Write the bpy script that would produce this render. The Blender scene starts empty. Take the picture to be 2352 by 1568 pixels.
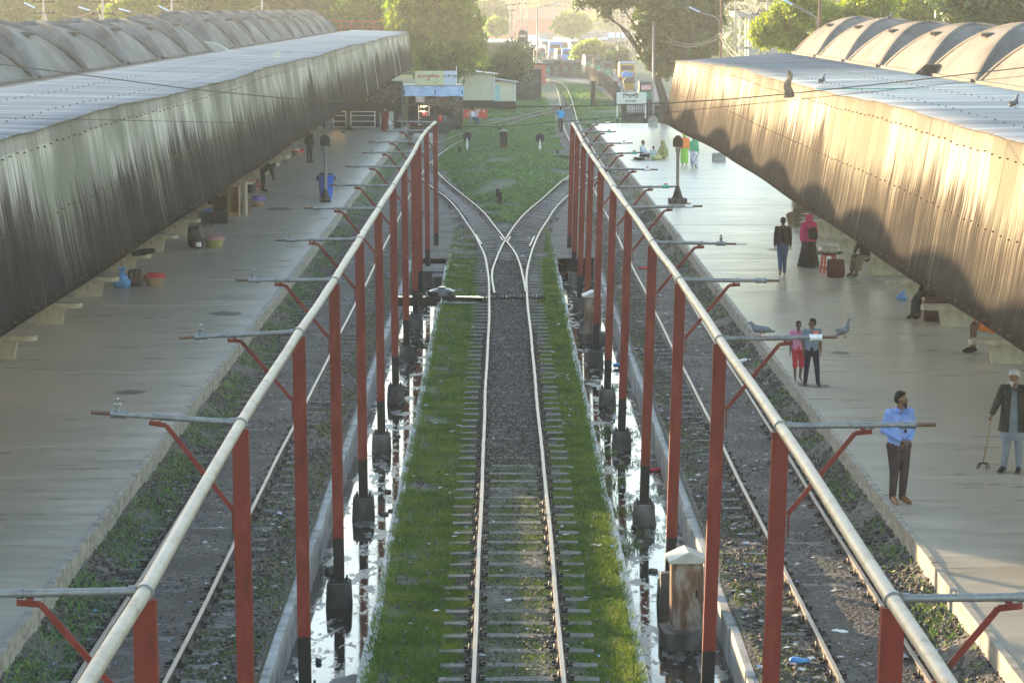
import bpy, bmesh, math, random
import numpy as np
from mathutils import Vector, Matrix, Euler
random.seed(7); rng = np.random.default_rng(7)
PI = math.pi
scn = bpy.context.scene
COL = scn.collection
R = math.radians
# ------------------------------------------------------------------ camera
HC = 7.93                       # eye height above the rail tops (footbridge)
FPX = 5800.0                    # focal length for a picture 2352 wide
TILT = math.atan(770/5800.0); YAW = math.atan(27/5800.0)
cam_d = bpy.data.cameras.new('camera'); cam = bpy.data.objects.new('camera', cam_d)
COL.objects.link(cam); scn.camera = cam
cam_d.sensor_width = 36; cam_d.lens = 36*FPX/2352; cam_d.clip_end = 6000; cam_d.clip_start = .1
cam.location = (0, 0, HC); cam.rotation_euler = (PI/2-TILT, 0, -YAW)
RM = Euler((PI/2-TILT, 0, -YAW)).to_matrix()
def ray(u, v): return RM @ Vector(((u-1176)/FPX, -(v-784)/FPX, -1))
def G(u, v, z=0.0):             # ground point seen at u,v at height z
    d = ray(u, v); t = (z-HC)/d.z
    return Vector((d.x*t, d.y*t, z))
def A(u, v, Y):                 # point seen at u,v at distance Y along the line
    d = ray(u, v); t = Y/d.y
    return Vector((d.x*t, Y, HC+d.z*t))
# ------------------------------------------------------------------ objects
def props(o, label=None, cat=None, group=None, kind=None):
    if label: o['label'] = label
    if cat: o['category'] = cat
    if group: o['group'] = group
    if kind: o['kind'] = kind
    return o
def thing(name, label, cat, loc=(0,0,0), rz=0, group=None):
    o = bpy.data.objects.new(name, None); COL.objects.link(o)
    o.empty_display_size = .1
    o.location = loc; o.rotation_euler = (0, 0, rz)
    return props(o, label, cat, group)
def copy_tree(o, parent=None):
    c = o.copy(); COL.objects.link(c)
    c.parent = parent
    for ch in list(o.children): copy_tree(ch, c)
    return c
class MB:
    def __init__(s): s.v = []; s.f = []; s.m = []; s.mi = 0
    def add(s, vs, fs):
        n = len(s.v); s.v += [tuple(p) for p in vs]
        s.f += [tuple(i+n for i in f) for f in fs]; s.m += [s.mi]*len(fs); return s
    def box(s, c, d, rot=None, taper=1.0):
        x, y, z = d[0]/2, d[1]/2, d[2]/2
        vs = [Vector((sx*x*(taper if sz > 0 else 1), sy*y*(taper if sz > 0 else 1), sz*z)) for sz in (-1,1) for sy in (-1,1) for sx in (-1,1)]
        if rot is not None:
            m = Euler(rot).to_matrix(); vs = [m@v for v in vs]
        c = Vector(c); vs = [v+c for v in vs]
        return s.add(vs, [(0,2,3,1),(4,5,7,6),(0,1,5,4),(1,3,7,5),(3,2,6,7),(2,0,4,6)])
    def bx(s, x0, x1, y0, y1, z0, z1):
        return s.box(((x0+x1)/2,(y0+y1)/2,(z0+z1)/2),(abs(x1-x0),abs(y1-y0),abs(z1-z0)))
    def tube(s, pts, r, n=8, caps=True, up=(0,0,1)):
        pts = [Vector(p) for p in pts]; k = len(pts)
        rs = r if isinstance(r, (list, tuple)) else [r]*k
        vs = []; prev = None
        for i, p in enumerate(pts):
            t = (pts[min(i+1,k-1)]-pts[max(i-1,0)])
            t = t.normalized() if t.length > 1e-9 else Vector((0,0,1))
            if prev is None:
                a = Vector(up) if abs(t.dot(Vector(up))) < .95 else Vector((1,0,0))
                a = (a - t*a.dot(t)).normalized()
            else:
                a = prev - t*prev.dot(t)
                a = a.normalized() if a.length > 1e-6 else t.orthogonal().normalized()
            prev = a; b = t.cross(a)
            for j in range(n):
                an = 2*PI*j/n
                vs.append(p + (a*math.cos(an)+b*math.sin(an))*rs[i])
        fs = [(i*n+j, i*n+(j+1)%n, (i+1)*n+(j+1)%n, (i+1)*n+j) for i in range(k-1) for j in range(n)]
        if caps: fs += [tuple(range(n-1,-1,-1)), tuple((k-1)*n+j for j in range(n))]
        return s.add(vs, fs)
    def beam(s, p0, p1, w, h, up=(0,0,1)):
        p0 = Vector(p0); p1 = Vector(p1); t = (p1-p0).normalized(); u = Vector(up)
        if abs(t.dot(u)) > .98: u = Vector((0,1,0))
        b = t.cross(u).normalized(); a = b.cross(t).normalized()
        vs = [p + b*sx*w/2 + a*sz*h/2 for p in (p0,p1) for sx, sz in ((-1,-1),(1,-1),(1,1),(-1,1))]
        return s.add(vs, [(3,2,1,0),(4,5,6,7),(0,1,5,4),(1,2,6,5),(2,3,7,6),(3,0,4,7)])
    def lathe(s, prof, n=16, c=(0,0,0), sx=1, sy=1):
        c = Vector(c); vs = []
        for r, z in prof:
            for j in range(n): vs.append((c.x+r*sx*math.cos(2*PI*j/n), c.y+r*sy*math.sin(2*PI*j/n), c.z+z))
        k = len(prof)
        fs = [(i*n+j, i*n+(j+1)%n, (i+1)*n+(j+1)%n, (i+1)*n+j) for i in range(k-1) for j in range(n)]
        fs += [tuple(range(n-1,-1,-1)), tuple((k-1)*n+j for j in range(n))]
        return s.add(vs, fs)
    def prism(s, poly, d0, d1, axis='z'):       # polygon extruded along an axis
        n = len(poly)
        def mk(a, b, d): return (a,b,d) if axis=='z' else ((a,d,b) if axis=='y' else (d,a,b))
        vs = [mk(a,b,d0) for a,b in poly]+[mk(a,b,d1) for a,b in poly]
        fs = [tuple(range(n-1,-1,-1)), tuple(range(n,2*n))]+[(i,(i+1)%n,n+(i+1)%n,n+i) for i in range(n)]
        return s.add(vs, fs)
    def grid(s, fn, nu, nv):
        vs = [fn(i/nu, j/nv) for j in range(nv+1) for i in range(nu+1)]
        w = nu+1
        return s.add(vs, [(j*w+i, j*w+i+1, (j+1)*w+i+1, (j+1)*w+i) for j in range(nv) for i in range(nu)])
    def sph(s, c, r, n=10, m=7):
        rx, ry, rz = r if isinstance(r, (tuple, list)) else (r, r, r)
        c = Vector(c); vs = [(c.x,c.y,c.z-rz)]
        for i in range(1, m):
            a = PI*i/m
            for j in range(n):
                b = 2*PI*j/n; vs.append((c.x+rx*math.sin(a)*math.cos(b), c.y+ry*math.sin(a)*math.sin(b), c.z-rz*math.cos(a)))
        vs.append((c.x,c.y,c.z+rz)); L = len(vs)-1
        fs = [(0, 1+(j+1)%n, 1+j) for j in range(n)]
        fs += [(1+(i-1)*n+j, 1+(i-1)*n+(j+1)%n, 1+i*n+(j+1)%n, 1+i*n+j) for i in range(1, m-1) for j in range(n)]
        fs += [(L, 1+(m-2)*n+j, 1+(m-2)*n+(j+1)%n) for j in range(n)]
        return s.add(vs, fs)
    def mesh(s, name, mats, smooth=False, fixn=True):
        me = bpy.data.meshes.new(name); me.from_pydata(s.v, [], s.f)
        mats = mats if isinstance(mats, (list, tuple)) else [mats]
        for m in mats: me.materials.append(m)
        if len(mats) > 1: me.polygons.foreach_set('material_index', s.m)
        if smooth: me.polygons.foreach_set('use_smooth', [True]*len(me.polygons))
        if fixn:
            bm = bmesh.new(); bm.from_mesh(me); bmesh.ops.recalc_face_normals(bm, faces=bm.faces); bm.to_mesh(me); bm.free()
        me.update(); return me
    def build(s, name, mats, parent=None, smooth=False, loc=(0,0,0), bevel=0, auto=False, fixn=True):
        me = s.mesh(name, mats, smooth or auto, fixn)
        o = bpy.data.objects.new(name, me); COL.objects.link(o)
        o.parent = parent; o.location = loc
        if bevel:
            b = o.modifiers.new('bevel', 'BEVEL'); b.width = bevel; b.segments = 2; b.limit_method = 'ANGLE'
        if auto:
            e = o.modifiers.new('split', 'EDGE_SPLIT'); e.split_angle = R(38)
        return o
def soup(name, verts, nper, mats, parent=None, mi=None, loc=(0,0,0)):   # many small polygons with nper corners, numpy (N*nper,3)
    me = bpy.data.meshes.new(name); nv = len(verts); nf = nv//nper
    me.vertices.add(nv); me.vertices.foreach_set('co', np.ascontiguousarray(verts, dtype=np.float32).ravel())
    me.loops.add(nv); me.loops.foreach_set('vertex_index', np.arange(nv, dtype=np.int32))
    me.polygons.add(nf); me.polygons.foreach_set('loop_start', np.arange(0, nv, nper, dtype=np.int32))
    try: me.polygons.foreach_set('loop_total', np.full(nf, nper, dtype=np.int32))
    except Exception: pass
    mats = mats if isinstance(mats, (list, tuple)) else [mats]
    for m in mats: me.materials.append(m)
    if mi is not None: me.polygons.foreach_set('material_index', mi.astype(np.int32))
    me.update(calc_edges=True)
    o = bpy.data.objects.new(name, me); COL.objects.link(o); o.parent = parent; o.location = loc
    return o
# ------------------------------------------------------------------ materials
MATS = {}
def mat(name, cols, rough=.7, scale=3.0, stretch=(1,1,1), metal=0, bump=0, bscale=None, detail=6, emit=0, spec=.5, stops=None, rvar=0, transl=0, kind='noise', alpha=1, bdist=.02, coat=0):
    if name in MATS: return MATS[name]
    m = bpy.data.materials.new(name); m.use_nodes = True; MATS[name] = m
    nt = m.node_tree; N = nt.nodes; L = nt.links; N.clear()
    out = N.new('ShaderNodeOutputMaterial'); p = N.new('ShaderNodeBsdfPrincipled')
    p.inputs['Roughness'].default_value = rough; p.inputs['Metallic'].default_value = metal
    p.inputs['Specular IOR Level'].default_value = spec
    if coat: p.inputs['Coat Weight'].default_value = coat
    tc = N.new('ShaderNodeTexCoord'); mp = N.new('ShaderNodeMapping'); mp.inputs['Scale'].default_value = stretch
    L.new(tc.outputs['Object'], mp.inputs['Vector'])
    if not isinstance(cols, list): cols = [cols]
    cols = [tuple(c)+(1,) if len(c) == 3 else c for c in cols]
    cout = None
    if len(cols) == 1: p.inputs['Base Color'].default_value = cols[0]
    else:
        if kind == 'noise':
            t = N.new('ShaderNodeTexNoise'); t.inputs['Detail'].default_value = detail; t.inputs['Roughness'].default_value = .62
            t.inputs['Scale'].default_value = scale; L.new(mp.outputs[0], t.inputs['Vector']); src = t.outputs['Fac']
        else:
            t = N.new('ShaderNodeTexVoronoi'); t.inputs['Scale'].default_value = scale; L.new(mp.outputs[0], t.inputs['Vector'])
            sp = N.new('ShaderNodeSeparateColor'); L.new(t.outputs['Color'], sp.inputs[0]); src = sp.outputs[0]
        cr = N.new('ShaderNodeValToRGB'); L.new(src, cr.inputs[0]); e = cr.color_ramp.elements
        n = len(cols)
        st = stops or ([.3+.4*i/(n-1) for i in range(n)] if kind == 'noise' else [i/(n-1) for i in range(n)])
        e[0].position = st[0]; e[0].color = cols[0]; e[1].position = st[-1]; e[1].color = cols[-1]
        for i in range(1, n-1):
            q = e.new(st[i]); q.color = cols[i]
        cout = cr.outputs[0]; L.new(cout, p.inputs['Base Color'])
    if rvar:
        t2 = N.new('ShaderNodeTexNoise'); t2.inputs['Scale'].default_value = scale*.6; t2.inputs['Detail'].default_value = 4
        L.new(mp.outputs[0], t2.inputs['Vector'])
        mr = N.new('ShaderNodeMapRange'); mr.inputs['From Min'].default_value = .35; mr.inputs['From Max'].default_value = .65
        mr.inputs['To Min'].default_value = max(.02, rough-rvar); mr.inputs['To Max'].default_value = min(1, rough+rvar)
        L.new(t2.outputs['Fac'], mr.inputs['Value']); L.new(mr.outputs[0], p.inputs['Roughness'])
    if bump:
        t3 = N.new('ShaderNodeTexNoise'); t3.inputs['Scale'].default_value = bscale or scale*4; t3.inputs['Detail'].default_value = 5
        L.new(mp.outputs[0], t3.inputs['Vector'])
        b = N.new('ShaderNodeBump'); b.inputs['Strength'].default_value = bump; b.inputs['Distance'].default_value = bdist
        L.new(t3.outputs['Fac'], b.inputs['Height']); L.new(b.outputs[0], p.inputs['Normal'])
    if emit:
        p.inputs['Emission Strength'].default_value = emit; p.inputs['Emission Color'].default_value = cols[0]
    last = p.outputs[0]
    if transl:
        tr = N.new('ShaderNodeBsdfTranslucent'); mx = N.new('ShaderNodeMixShader'); mx.inputs[0].default_value = transl
        if cout:
            hs = N.new('ShaderNodeHueSaturation'); hs.inputs['Value'].default_value = 1.5; hs.inputs['Saturation'].default_value = 1.1; hs.inputs['Hue'].default_value = .485
            L.new(cout, hs.inputs['Color']); L.new(hs.outputs[0], tr.inputs[0])
        else: tr.inputs[0].default_value = cols[0]
        L.new(last, mx.inputs[1]); L.new(tr.outputs[0], mx.inputs[2]); last = mx.outputs[0]
    L.new(last, out.inputs[0])
    m.node_tree.nodes.active = out
    return m
def nodes_of(m): return m.node_tree.nodes, m.node_tree.links
# shared materials
M_conc = mat('concrete', [(.16,.15,.135),(.27,.26,.235),(.36,.345,.31)], .8, 2.2, bump=.25, bscale=30)
M_concd = mat('stained_concrete', [(.02,.02,.018),(.07,.066,.058),(.20,.19,.17)], .75, 3.0, (1,1,.5), bump=.3, bscale=25)
M_red = mat('red_paint', [(.045,.018,.013),(.14,.019,.013),(.175,.023,.016),(.22,.045,.033)], .55, 7, (1,1,.35), bump=.1, bscale=60, rvar=.1, stops=[.27,.36,.55,.72], spec=.3)
M_black = mat('black_paint', [(.006,.009,.011),(.014,.019,.022)], .55, 5, spec=.2)
M_galv = mat('galvanised_steel', [(.13,.125,.12),(.24,.235,.23),(.13,.095,.075)], .45, 7, (1,1,1), metal=.35, bump=.1, stops=[.3,.55,.8])
M_pipe = mat('pale_painted_pipe', [(.14,.085,.05),(.32,.26,.19),(.42,.36,.29)], .5, 6, (1,.6,1), stops=[.28,.42,.7], bump=.12, bscale=30)
M_rust = mat('rust', [(.055,.028,.018),(.12,.06,.035),(.20,.11,.07)], .8, 9, bump=.3)
M_railtop = mat('worn_rail_head', [(.22,.17,.125),(.34,.28,.22)], .42, 8, (1,.2,1), metal=.3)
M_white = mat('white_paint', [(.6,.6,.58),(.78,.78,.76)], .6, 4)
M_woodd = mat('old_timber', [(.055,.042,.032),(.12,.09,.065)], .8, 6, (1,1,4), bump=.3)
M_wood = mat('pale_timber', [(.30,.19,.10),(.42,.28,.16)], .7, 6, (1,1,4))
M_plasr = mat('red_plastic', (.55,.04,.02), .4)
M_plasb = mat('blue_plastic', [(.02,.16,.42),(.05,.28,.6)], .35, 12)
M_plasw = mat('white_plastic', (.78,.78,.77), .35)
M_teal = mat('teal_plastic', (.02,.42,.33), .35)
M_glass = mat('dark_glass', (.03,.04,.045), .08)
M_rubber = mat('tyre_rubber', (.015,.015,.015), .8)
M_dark = mat('dark_metal', [(.010,.009,.008),(.028,.025,.022)], .5, 10, spec=.3)
# ------------------------------------------------------------------ sky, sun, air
SUNV = Vector((-20.9, 22.6, 3.45)).normalized()
w = bpy.data.worlds.new('World'); scn.world = w; w.use_nodes = True
N = w.node_tree.nodes; L = w.node_tree.links
bg = N['Background']; sky = N.new('ShaderNodeTexSky'); sky.sky_type = 'NISHITA'; sky.sun_disc = False
sky.sun_elevation = math.asin(SUNV.z); sky.sun_rotation = math.atan2(SUNV.x, SUNV.y)
sky.altitude = 20; sky.air_density = 1.0; sky.dust_density = 1.0; sky.ozone_density = 1.2
L.new(sky.outputs[0], bg.inputs[0]); bg.inputs[1].default_value = .15
sd = bpy.data.lights.new('sun', 'SUN'); sd.energy = 3.3; sd.angle = R(.5); sd.color = (1, .71, .40)
so = bpy.data.objects.new('sun', sd); COL.objects.link(so); so.rotation_euler = SUNV.to_track_quat('Z', 'Y').to_euler()
so.location = (0, 0, 60)
scn.view_settings.view_transform = 'Standard'; scn.view_settings.look = 'None'; scn.view_settings.gamma = 1
scn.view_settings.exposure = 2.7
try: scn.view_settings.use_curve_mapping = False
except Exception: pass
scn.cycles.max_bounces = 6; scn.cycles.diffuse_bounces = 3; scn.cycles.glossy_bounces = 3
scn.cycles.transmission_bounces = 4; scn.cycles.volume_bounces = 1; scn.cycles.transparent_max_bounces = 8
scn.cycles.volume_step_rate = 1
def make_haze(dens):
    mb = MB(); mb.bx(-420, 420, -12, 1250, -2.2, 30)
    m = bpy.data.materials.new('haze'); m.use_nodes = True
    N, L = nodes_of(m); N.clear(); out = N.new('ShaderNodeOutputMaterial'); v = N.new('ShaderNodeVolumePrincipled')
    v.inputs['Color'].default_value = (.92, .96, 1, 1); v.inputs['Density'].default_value = dens
    v.inputs['Anisotropy'].default_value = .25
    L.new(v.outputs[0], out.inputs['Volume'])
    return props(mb.build('haze', m), kind='stuff')
# ------------------------------------------------------------------ ground materials
def ground_mat(name, soil, green, gthr=.52, gscale=1.2, stones=True, bump=.6, stone_cols=None, wet=False):
    m = bpy.data.materials.new(name); m.use_nodes = True; N, L = nodes_of(m); N.clear()
    out = N.new('ShaderNodeOutputMaterial'); p = N.new('ShaderNodeBsdfPrincipled'); L.new(p.outputs[0], out.inputs[0])
    tc = N.new('ShaderNodeTexCoord')
    vo = N.new('ShaderNodeTexVoronoi'); vo.inputs['Scale'].default_value = 17; L.new(tc.outputs['Object'], vo.inputs['Vector'])
    sp = N.new('ShaderNodeSeparateColor'); L.new(vo.outputs['Color'], sp.inputs[0])
    cr = N.new('ShaderNodeValToRGB'); L.new(sp.outputs[0], cr.inputs[0]); e = cr.color_ramp.elements
    sc = stone_cols or [(.025,.023,.021),(.055,.05,.045),(.095,.075,.066),(.14,.127,.117)]
    e[0].color = sc[0]+(1,); e[1].color = sc[3]+(1,); q = e.new(.35); q.color = sc[1]+(1,); q = e.new(.7); q.color = sc[2]+(1,)
    dk = N.new('ShaderNodeMapRange'); dk.inputs['From Min'].default_value = 0; dk.inputs['From Max'].default_value = .05
    n0 = N.new('ShaderNodeTexNoise'); n0.inputs['Scale'].default_value = .9; n0.inputs['Detail'].default_value = 7; L.new(tc.outputs['Object'], n0.inputs['Vector'])
    c0 = N.new('ShaderNodeValToRGB'); L.new(n0.outputs['Fac'], c0.inputs[0]); c0.color_ramp.elements[0].position = .46; c0.color_ramp.elements[1].position = .6
    mx = N.new('ShaderNodeMix'); mx.data_type = 'RGBA'
    L.new(c0.outputs[0], mx.inputs[0]); L.new(cr.outputs[0], mx.inputs[6]); mx.inputs[7].default_value = soil+(1,)
    if not stones: mx.inputs[0].default_value = 1; nt = m.node_tree; nt.links.remove(mx.inputs[0].links[0])
    n1 = N.new('ShaderNodeTexNoise'); n1.inputs['Scale'].default_value = gscale; n1.inputs['Detail'].default_value = 8; n1.inputs['Roughness'].default_value = .7; L.new(tc.outputs['Object'], n1.inputs['Vector'])
    c1 = N.new('ShaderNodeValToRGB'); L.new(n1.outputs['Fac'], c1.inputs[0]); c1.color_ramp.elements[0].position = gthr-.05; c1.color_ramp.elements[1].position = gthr+.05
    n2 = N.new('ShaderNodeTexNoise'); n2.inputs['Scale'].default_value = 14; n2.inputs['Detail'].default_value = 4; L.new(tc.outputs['Object'], n2.inputs['Vector'])
    gr = N.new('ShaderNodeMix'); gr.data_type = 'RGBA'; L.new(n2.outputs['Fac'], gr.inputs[0])
    gr.inputs[6].default_value = tuple(c*.5 for c in green)+(1,); gr.inputs[7].default_value = tuple(c*1.4 for c in green)+(1,)
    m2 = N.new('ShaderNodeMix'); m2.data_type = 'RGBA'; L.new(c1.outputs[0], m2.inputs[0]); L.new(mx.outputs[2], m2.inputs[6]); L.new(gr.outputs[2], m2.inputs[7])
    L.new(m2.outputs[2], p.inputs['Base Color']); p.inputs['Roughness'].default_value = .75
    bp = N.new('ShaderNodeBump'); bp.inputs['Strength'].default_value = bump; bp.inputs['Distance'].default_value = .04
    L.new(vo.outputs['Distance'], bp.inputs['Height']); bp.invert = True; L.new(bp.outputs[0], p.inputs['Normal'])
    return m
GREEN = (.045, .085, .022)
M_field = ground_mat('field_soil_grass', (.09,.078,.055), (.06,.11,.028), .47, .5, stones=False)
M_ballast = ground_mat('ballast_ground', (.030,.026,.021), (.03,.055,.015), .60, 1.1)
M_ballast_clean = ground_mat('ballast_clean', (.07,.065,.06), GREEN, .70, 1.1)
M_bank = ground_mat('bank_ground', (.05,.05,.03), (.05,.085,.018), .44, .9)
def struct(mb, name, m, **k):
    return props(mb.build(name, m, **k), kind='structure')
# wide ground sheet with the two drains left open
g = MB(); Z0 = -.17
def rect(mb, x0, x1, y0, y1, z): mb.add([(x0,y0,z),(x1,y0,z),(x1,y1,z),(x0,y1,z)], [(0,1,2,3)])
DE = 91.5
for a, b in ((-3000,-2.94),(-1.61,1.71),(3.13,3000)): rect(g, a, b, -60, DE, Z0)
rect(g, -3000, 3000, DE, 4000, Z0)
struct(g, 'ground', M_field, fixn=False)
def sheet(name, x0, x1, y0, y1, z, m, amp=.012, sx=.35, seed=0, edge=0):
    nx = max(1, int((x1-x0)/sx)); ny = int((y1-y0)/.5)
    def f(a, b):
        x = x0+(x1-x0)*a; y = y0+(y1-y0)*b
        zz = z+amp*(math.sin(3.1*x+seed+1.7*math.sin(.9*y))+math.sin(2.3*y+1.3*x)+math.sin(5.3*x-1.9*y+seed))*(1 if 0 < a < 1 else 0)
        return (x, y, zz)
    mb = MB(); mb.grid(f, nx, ny); return struct(mb, name, m, smooth=True)
sheet('ballast_bed_left', -5.93, -2.95, 6, 150, -.13, M_ballast, seed=1)
sheet('ballast_bed_right', 3.14, 5.97, 6, 166, -.13, M_ballast, seed=2)
for sgn, nm in ((-1,'left'),(1,'right')):      # spoil heaped against the platform face
    mb = MB(); y1_ = 150 if sgn < 0 else 166
    def fs_(a, b):
        y = 6+(y1_-6)*b; w__ = .62+.12*math.sin(y*.7)+.08*math.sin(y*2.3)
        return (sgn*(6.0-w__*(1-a)), y, -.145+(.26+.03*math.sin(y*1.3)+.025*math.sin(y*3.1))*a**1.3+.015*math.sin(y*7+a*9)*(0 < a < 1))
    mb.grid(fs_, 5, 400); struct(mb, 'spoil_bank_'+nm, M_ballast, smooth=True)
sheet('grass_bank', -1.60, 1.70, 6, DE+8, -.162, M_bank, seed=3)
sheet('track_bed', -.26, .70, 6, 45, -.109, M_ballast, amp=.009, seed=4, sx=.16)
sheet('track_bed', -.26, .70, 45, 80, -.098, M_ballast, amp=.009, seed=4, sx=.16)
sheet('track_bed', -4.98, -3.95, 6, 120, -.092, M_ballast, amp=.006, seed=7)
sheet('track_bed', 4.10, 5.05, 6, 120, -.092, M_ballast, amp=.006, seed=8)
sheet('ballast_bed_centre', -3.2, 3.9, 81, 126, -.128, M_ballast, amp=.010, seed=6)
# triangle of land between the diverging lines
def mound(x, y):
    xc = .2+max(0,min(1,(y-98)/30))*.3; hw = max(.05, min(3.0, .75+(y-98)*.10))
    a = math.exp(-((y-112)/6)**2)*.42+math.exp(-((y-127)/7)**2)*.36+math.exp(-((y-145)/10)**2)*.3+.10
    return a*max(0, 1-((x-xc)/hw)**2)
mb = MB()
def fm(a, b):
    x = -3.3+a*7.0; y = DE+b*80
    return (x, y, -.20+mound(x,y)+.02*math.sin(2.1*x+.8*y)*math.sin(.7*y)*(1 if 0<a<1 and 0<b<1 else 0))
mb.grid(fm, 28, 150); struct(mb, 'grass_mound', M_bank, smooth=True)
# ------------------------------------------------------------------ platforms
def plat_mat():
    m = bpy.data.materials.new('platform_concrete'); m.use_nodes = True; N, L = nodes_of(m); p = N['Principled BSDF']
    tc = N.new('ShaderNodeTexCoord'); mp = N.new('ShaderNodeMapping'); mp.inputs['Scale'].default_value = (.35, 1.6, 1); L.new(tc.outputs['Object'], mp.inputs[0])
    n = N.new('ShaderNodeTexNoise'); n.inputs['Scale'].default_value = 1.6; n.inputs['Detail'].default_value = 9; n.inputs['Roughness'].default_value = .7; L.new(mp.outputs[0], n.inputs['Vector'])
    c = N.new('ShaderNodeValToRGB'); L.new(n.outputs['Fac'], c.inputs[0]); e = c.color_ramp.elements
    e[0].position = .28; e[0].color = (.32,.285,.225,1); e[1].position = .72; e[1].color = (.50,.45,.365,1); q = e.new(.5); q.color = (.41,.37,.30,1)
    n2 = N.new('ShaderNodeTexNoise'); n2.inputs['Scale'].default_value = 9; n2.inputs['Detail'].default_value = 6; L.new(tc.outputs['Object'], n2.inputs['Vector'])
    c2 = N.new('ShaderNodeValToRGB'); L.new(n2.outputs['Fac'], c2.inputs[0]); c2.color_ramp.elements[0].position = .12; c2.color_ramp.elements[0].color = (.72,.70,.68,1); c2.color_ramp.elements[1].position = .34
    mx = N.new('ShaderNodeMix'); mx.data_type = 'RGBA'; mx.blend_type = 'MULTIPLY'; mx.inputs[0].default_value = 1
    L.new(c.outputs[0], mx.inputs[6]); L.new(c2.outputs[0], mx.inputs[7]); L.new(mx.outputs[2], p.inputs['Base Color'])
    mr = N.new('ShaderNodeMapRange'); mr.inputs['From Min'].default_value = .35; mr.inputs['From Max'].default_value = .65; mr.inputs['To Min'].default_value = .26; mr.inputs['To Max'].default_value = .42
    L.new(n.outputs['Fac'], mr.inputs['Value']); L.new(mr.outputs[0], p.inputs['Roughness'])
    b = N.new('ShaderNodeBump'); b.inputs['Strength'].default_value = .05; b.inputs['Distance'].default_value = .008
    n3 = N.new('ShaderNodeTexNoise'); n3.inputs['Scale'].default_value = 5; n3.inputs['Detail'].default_value = 8; L.new(mp.outputs[0], n3.inputs['Vector'])
    L.new(n3.outputs['Fac'], b.inputs['Height']); L.new(b.outputs[0], p.inputs['Normal'])
    return m
M_plat = plat_mat()
M_joint = mat('dark_joint', [(.03,.026,.022),(.06,.05,.04)], .9)
M_edge = mat('platform_edge_stone', [(.12,.11,.095),(.28,.26,.22),(.38,.35,.30)], .75, 3, (.3,1.6,3), bump=.2, bscale=18, stops=[.3,.5,.7])
ZP = .35
def platform(s, y1, name):
    xe, xo = 5.95*s, 26*s; mb = MB(); slabs = []
    y = 4.55; i = 0
    while y < y1:
        yn = min(y+2.98, y1); gap = .018 if i % 2 else .05
        dz = random.uniform(-.004, .004)
        lo = ZP-.5
        mb.bx(min(xe,xo), max(xe,xo), y+gap/2, yn-gap/2, lo, ZP+dz); y = yn; i += 1
    o = struct(mb, name, M_plat)
    jb = MB(); jb.bx(min(xe,xo)+.02, max(xe,xo)-.02, 4.5, y1-.05, -.2, ZP-.02)
    struct(jb, 'platform_joint_bed', M_joint)
    # edge course, slightly bent, standing proud of the slab face
    eb = MB(); y = 4.55; k = 0
    rr = random.Random(4 if s > 0 else 5)
    while y < y1:
        ln = rr.uniform(1.0, 1.6); yn = min(y+ln, y1)
        off = .02*math.sin(y*.11)+rr.uniform(-.008,.008); dz = rr.uniform(.0,.012)
        xa, xb = xe-s*(.05+off), xe+s*.05
        eb.bx(min(xa,xb), max(xa,xb), y+.006, yn-.006, -.18, ZP+.012+dz); y = yn
    struct(eb, 'platform_edge', M_edge)
platform(-1, 168, 'platform_left'); platform(1, 165, 'platform_right')
# long slope edges of the platforms at their far ends, and damp patches
M_wet = mat('wet_concrete', [(.10,.095,.085),(.16,.15,.14)], .4, 3)
rs = random.Random(11); wb = MB()
for (u, v, rx, ry) in ((1840,882,.16,.14),(1880,886,.25,.10),(1500,180,0,0),(1790,573,.35,.3),(1870,572,.4,.25),(1700,560,.25,.15),(1930,810,.2,.12),(2060,1140,0,0),(640,480,.5,.3),(520,720,.4,.2),(300,900,.3,.12)):
    if rx == 0: continue
    c = G(u, v, ZP+.004); n = 18; a0 = rs.random()*6
    pts = [(c.x+rx*math.cos(2*PI*k/n)*(1+.25*math.sin(3*k+a0)), c.y+ry*2.2*math.sin(2*PI*k/n)*(1+.2*math.sin(2*k+a0)), ZP+.0055) for k in range(n)]
    wb.add(pts, [tuple(range(n))])
struct(wb, 'damp_patches', M_wet, fixn=False)
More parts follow.
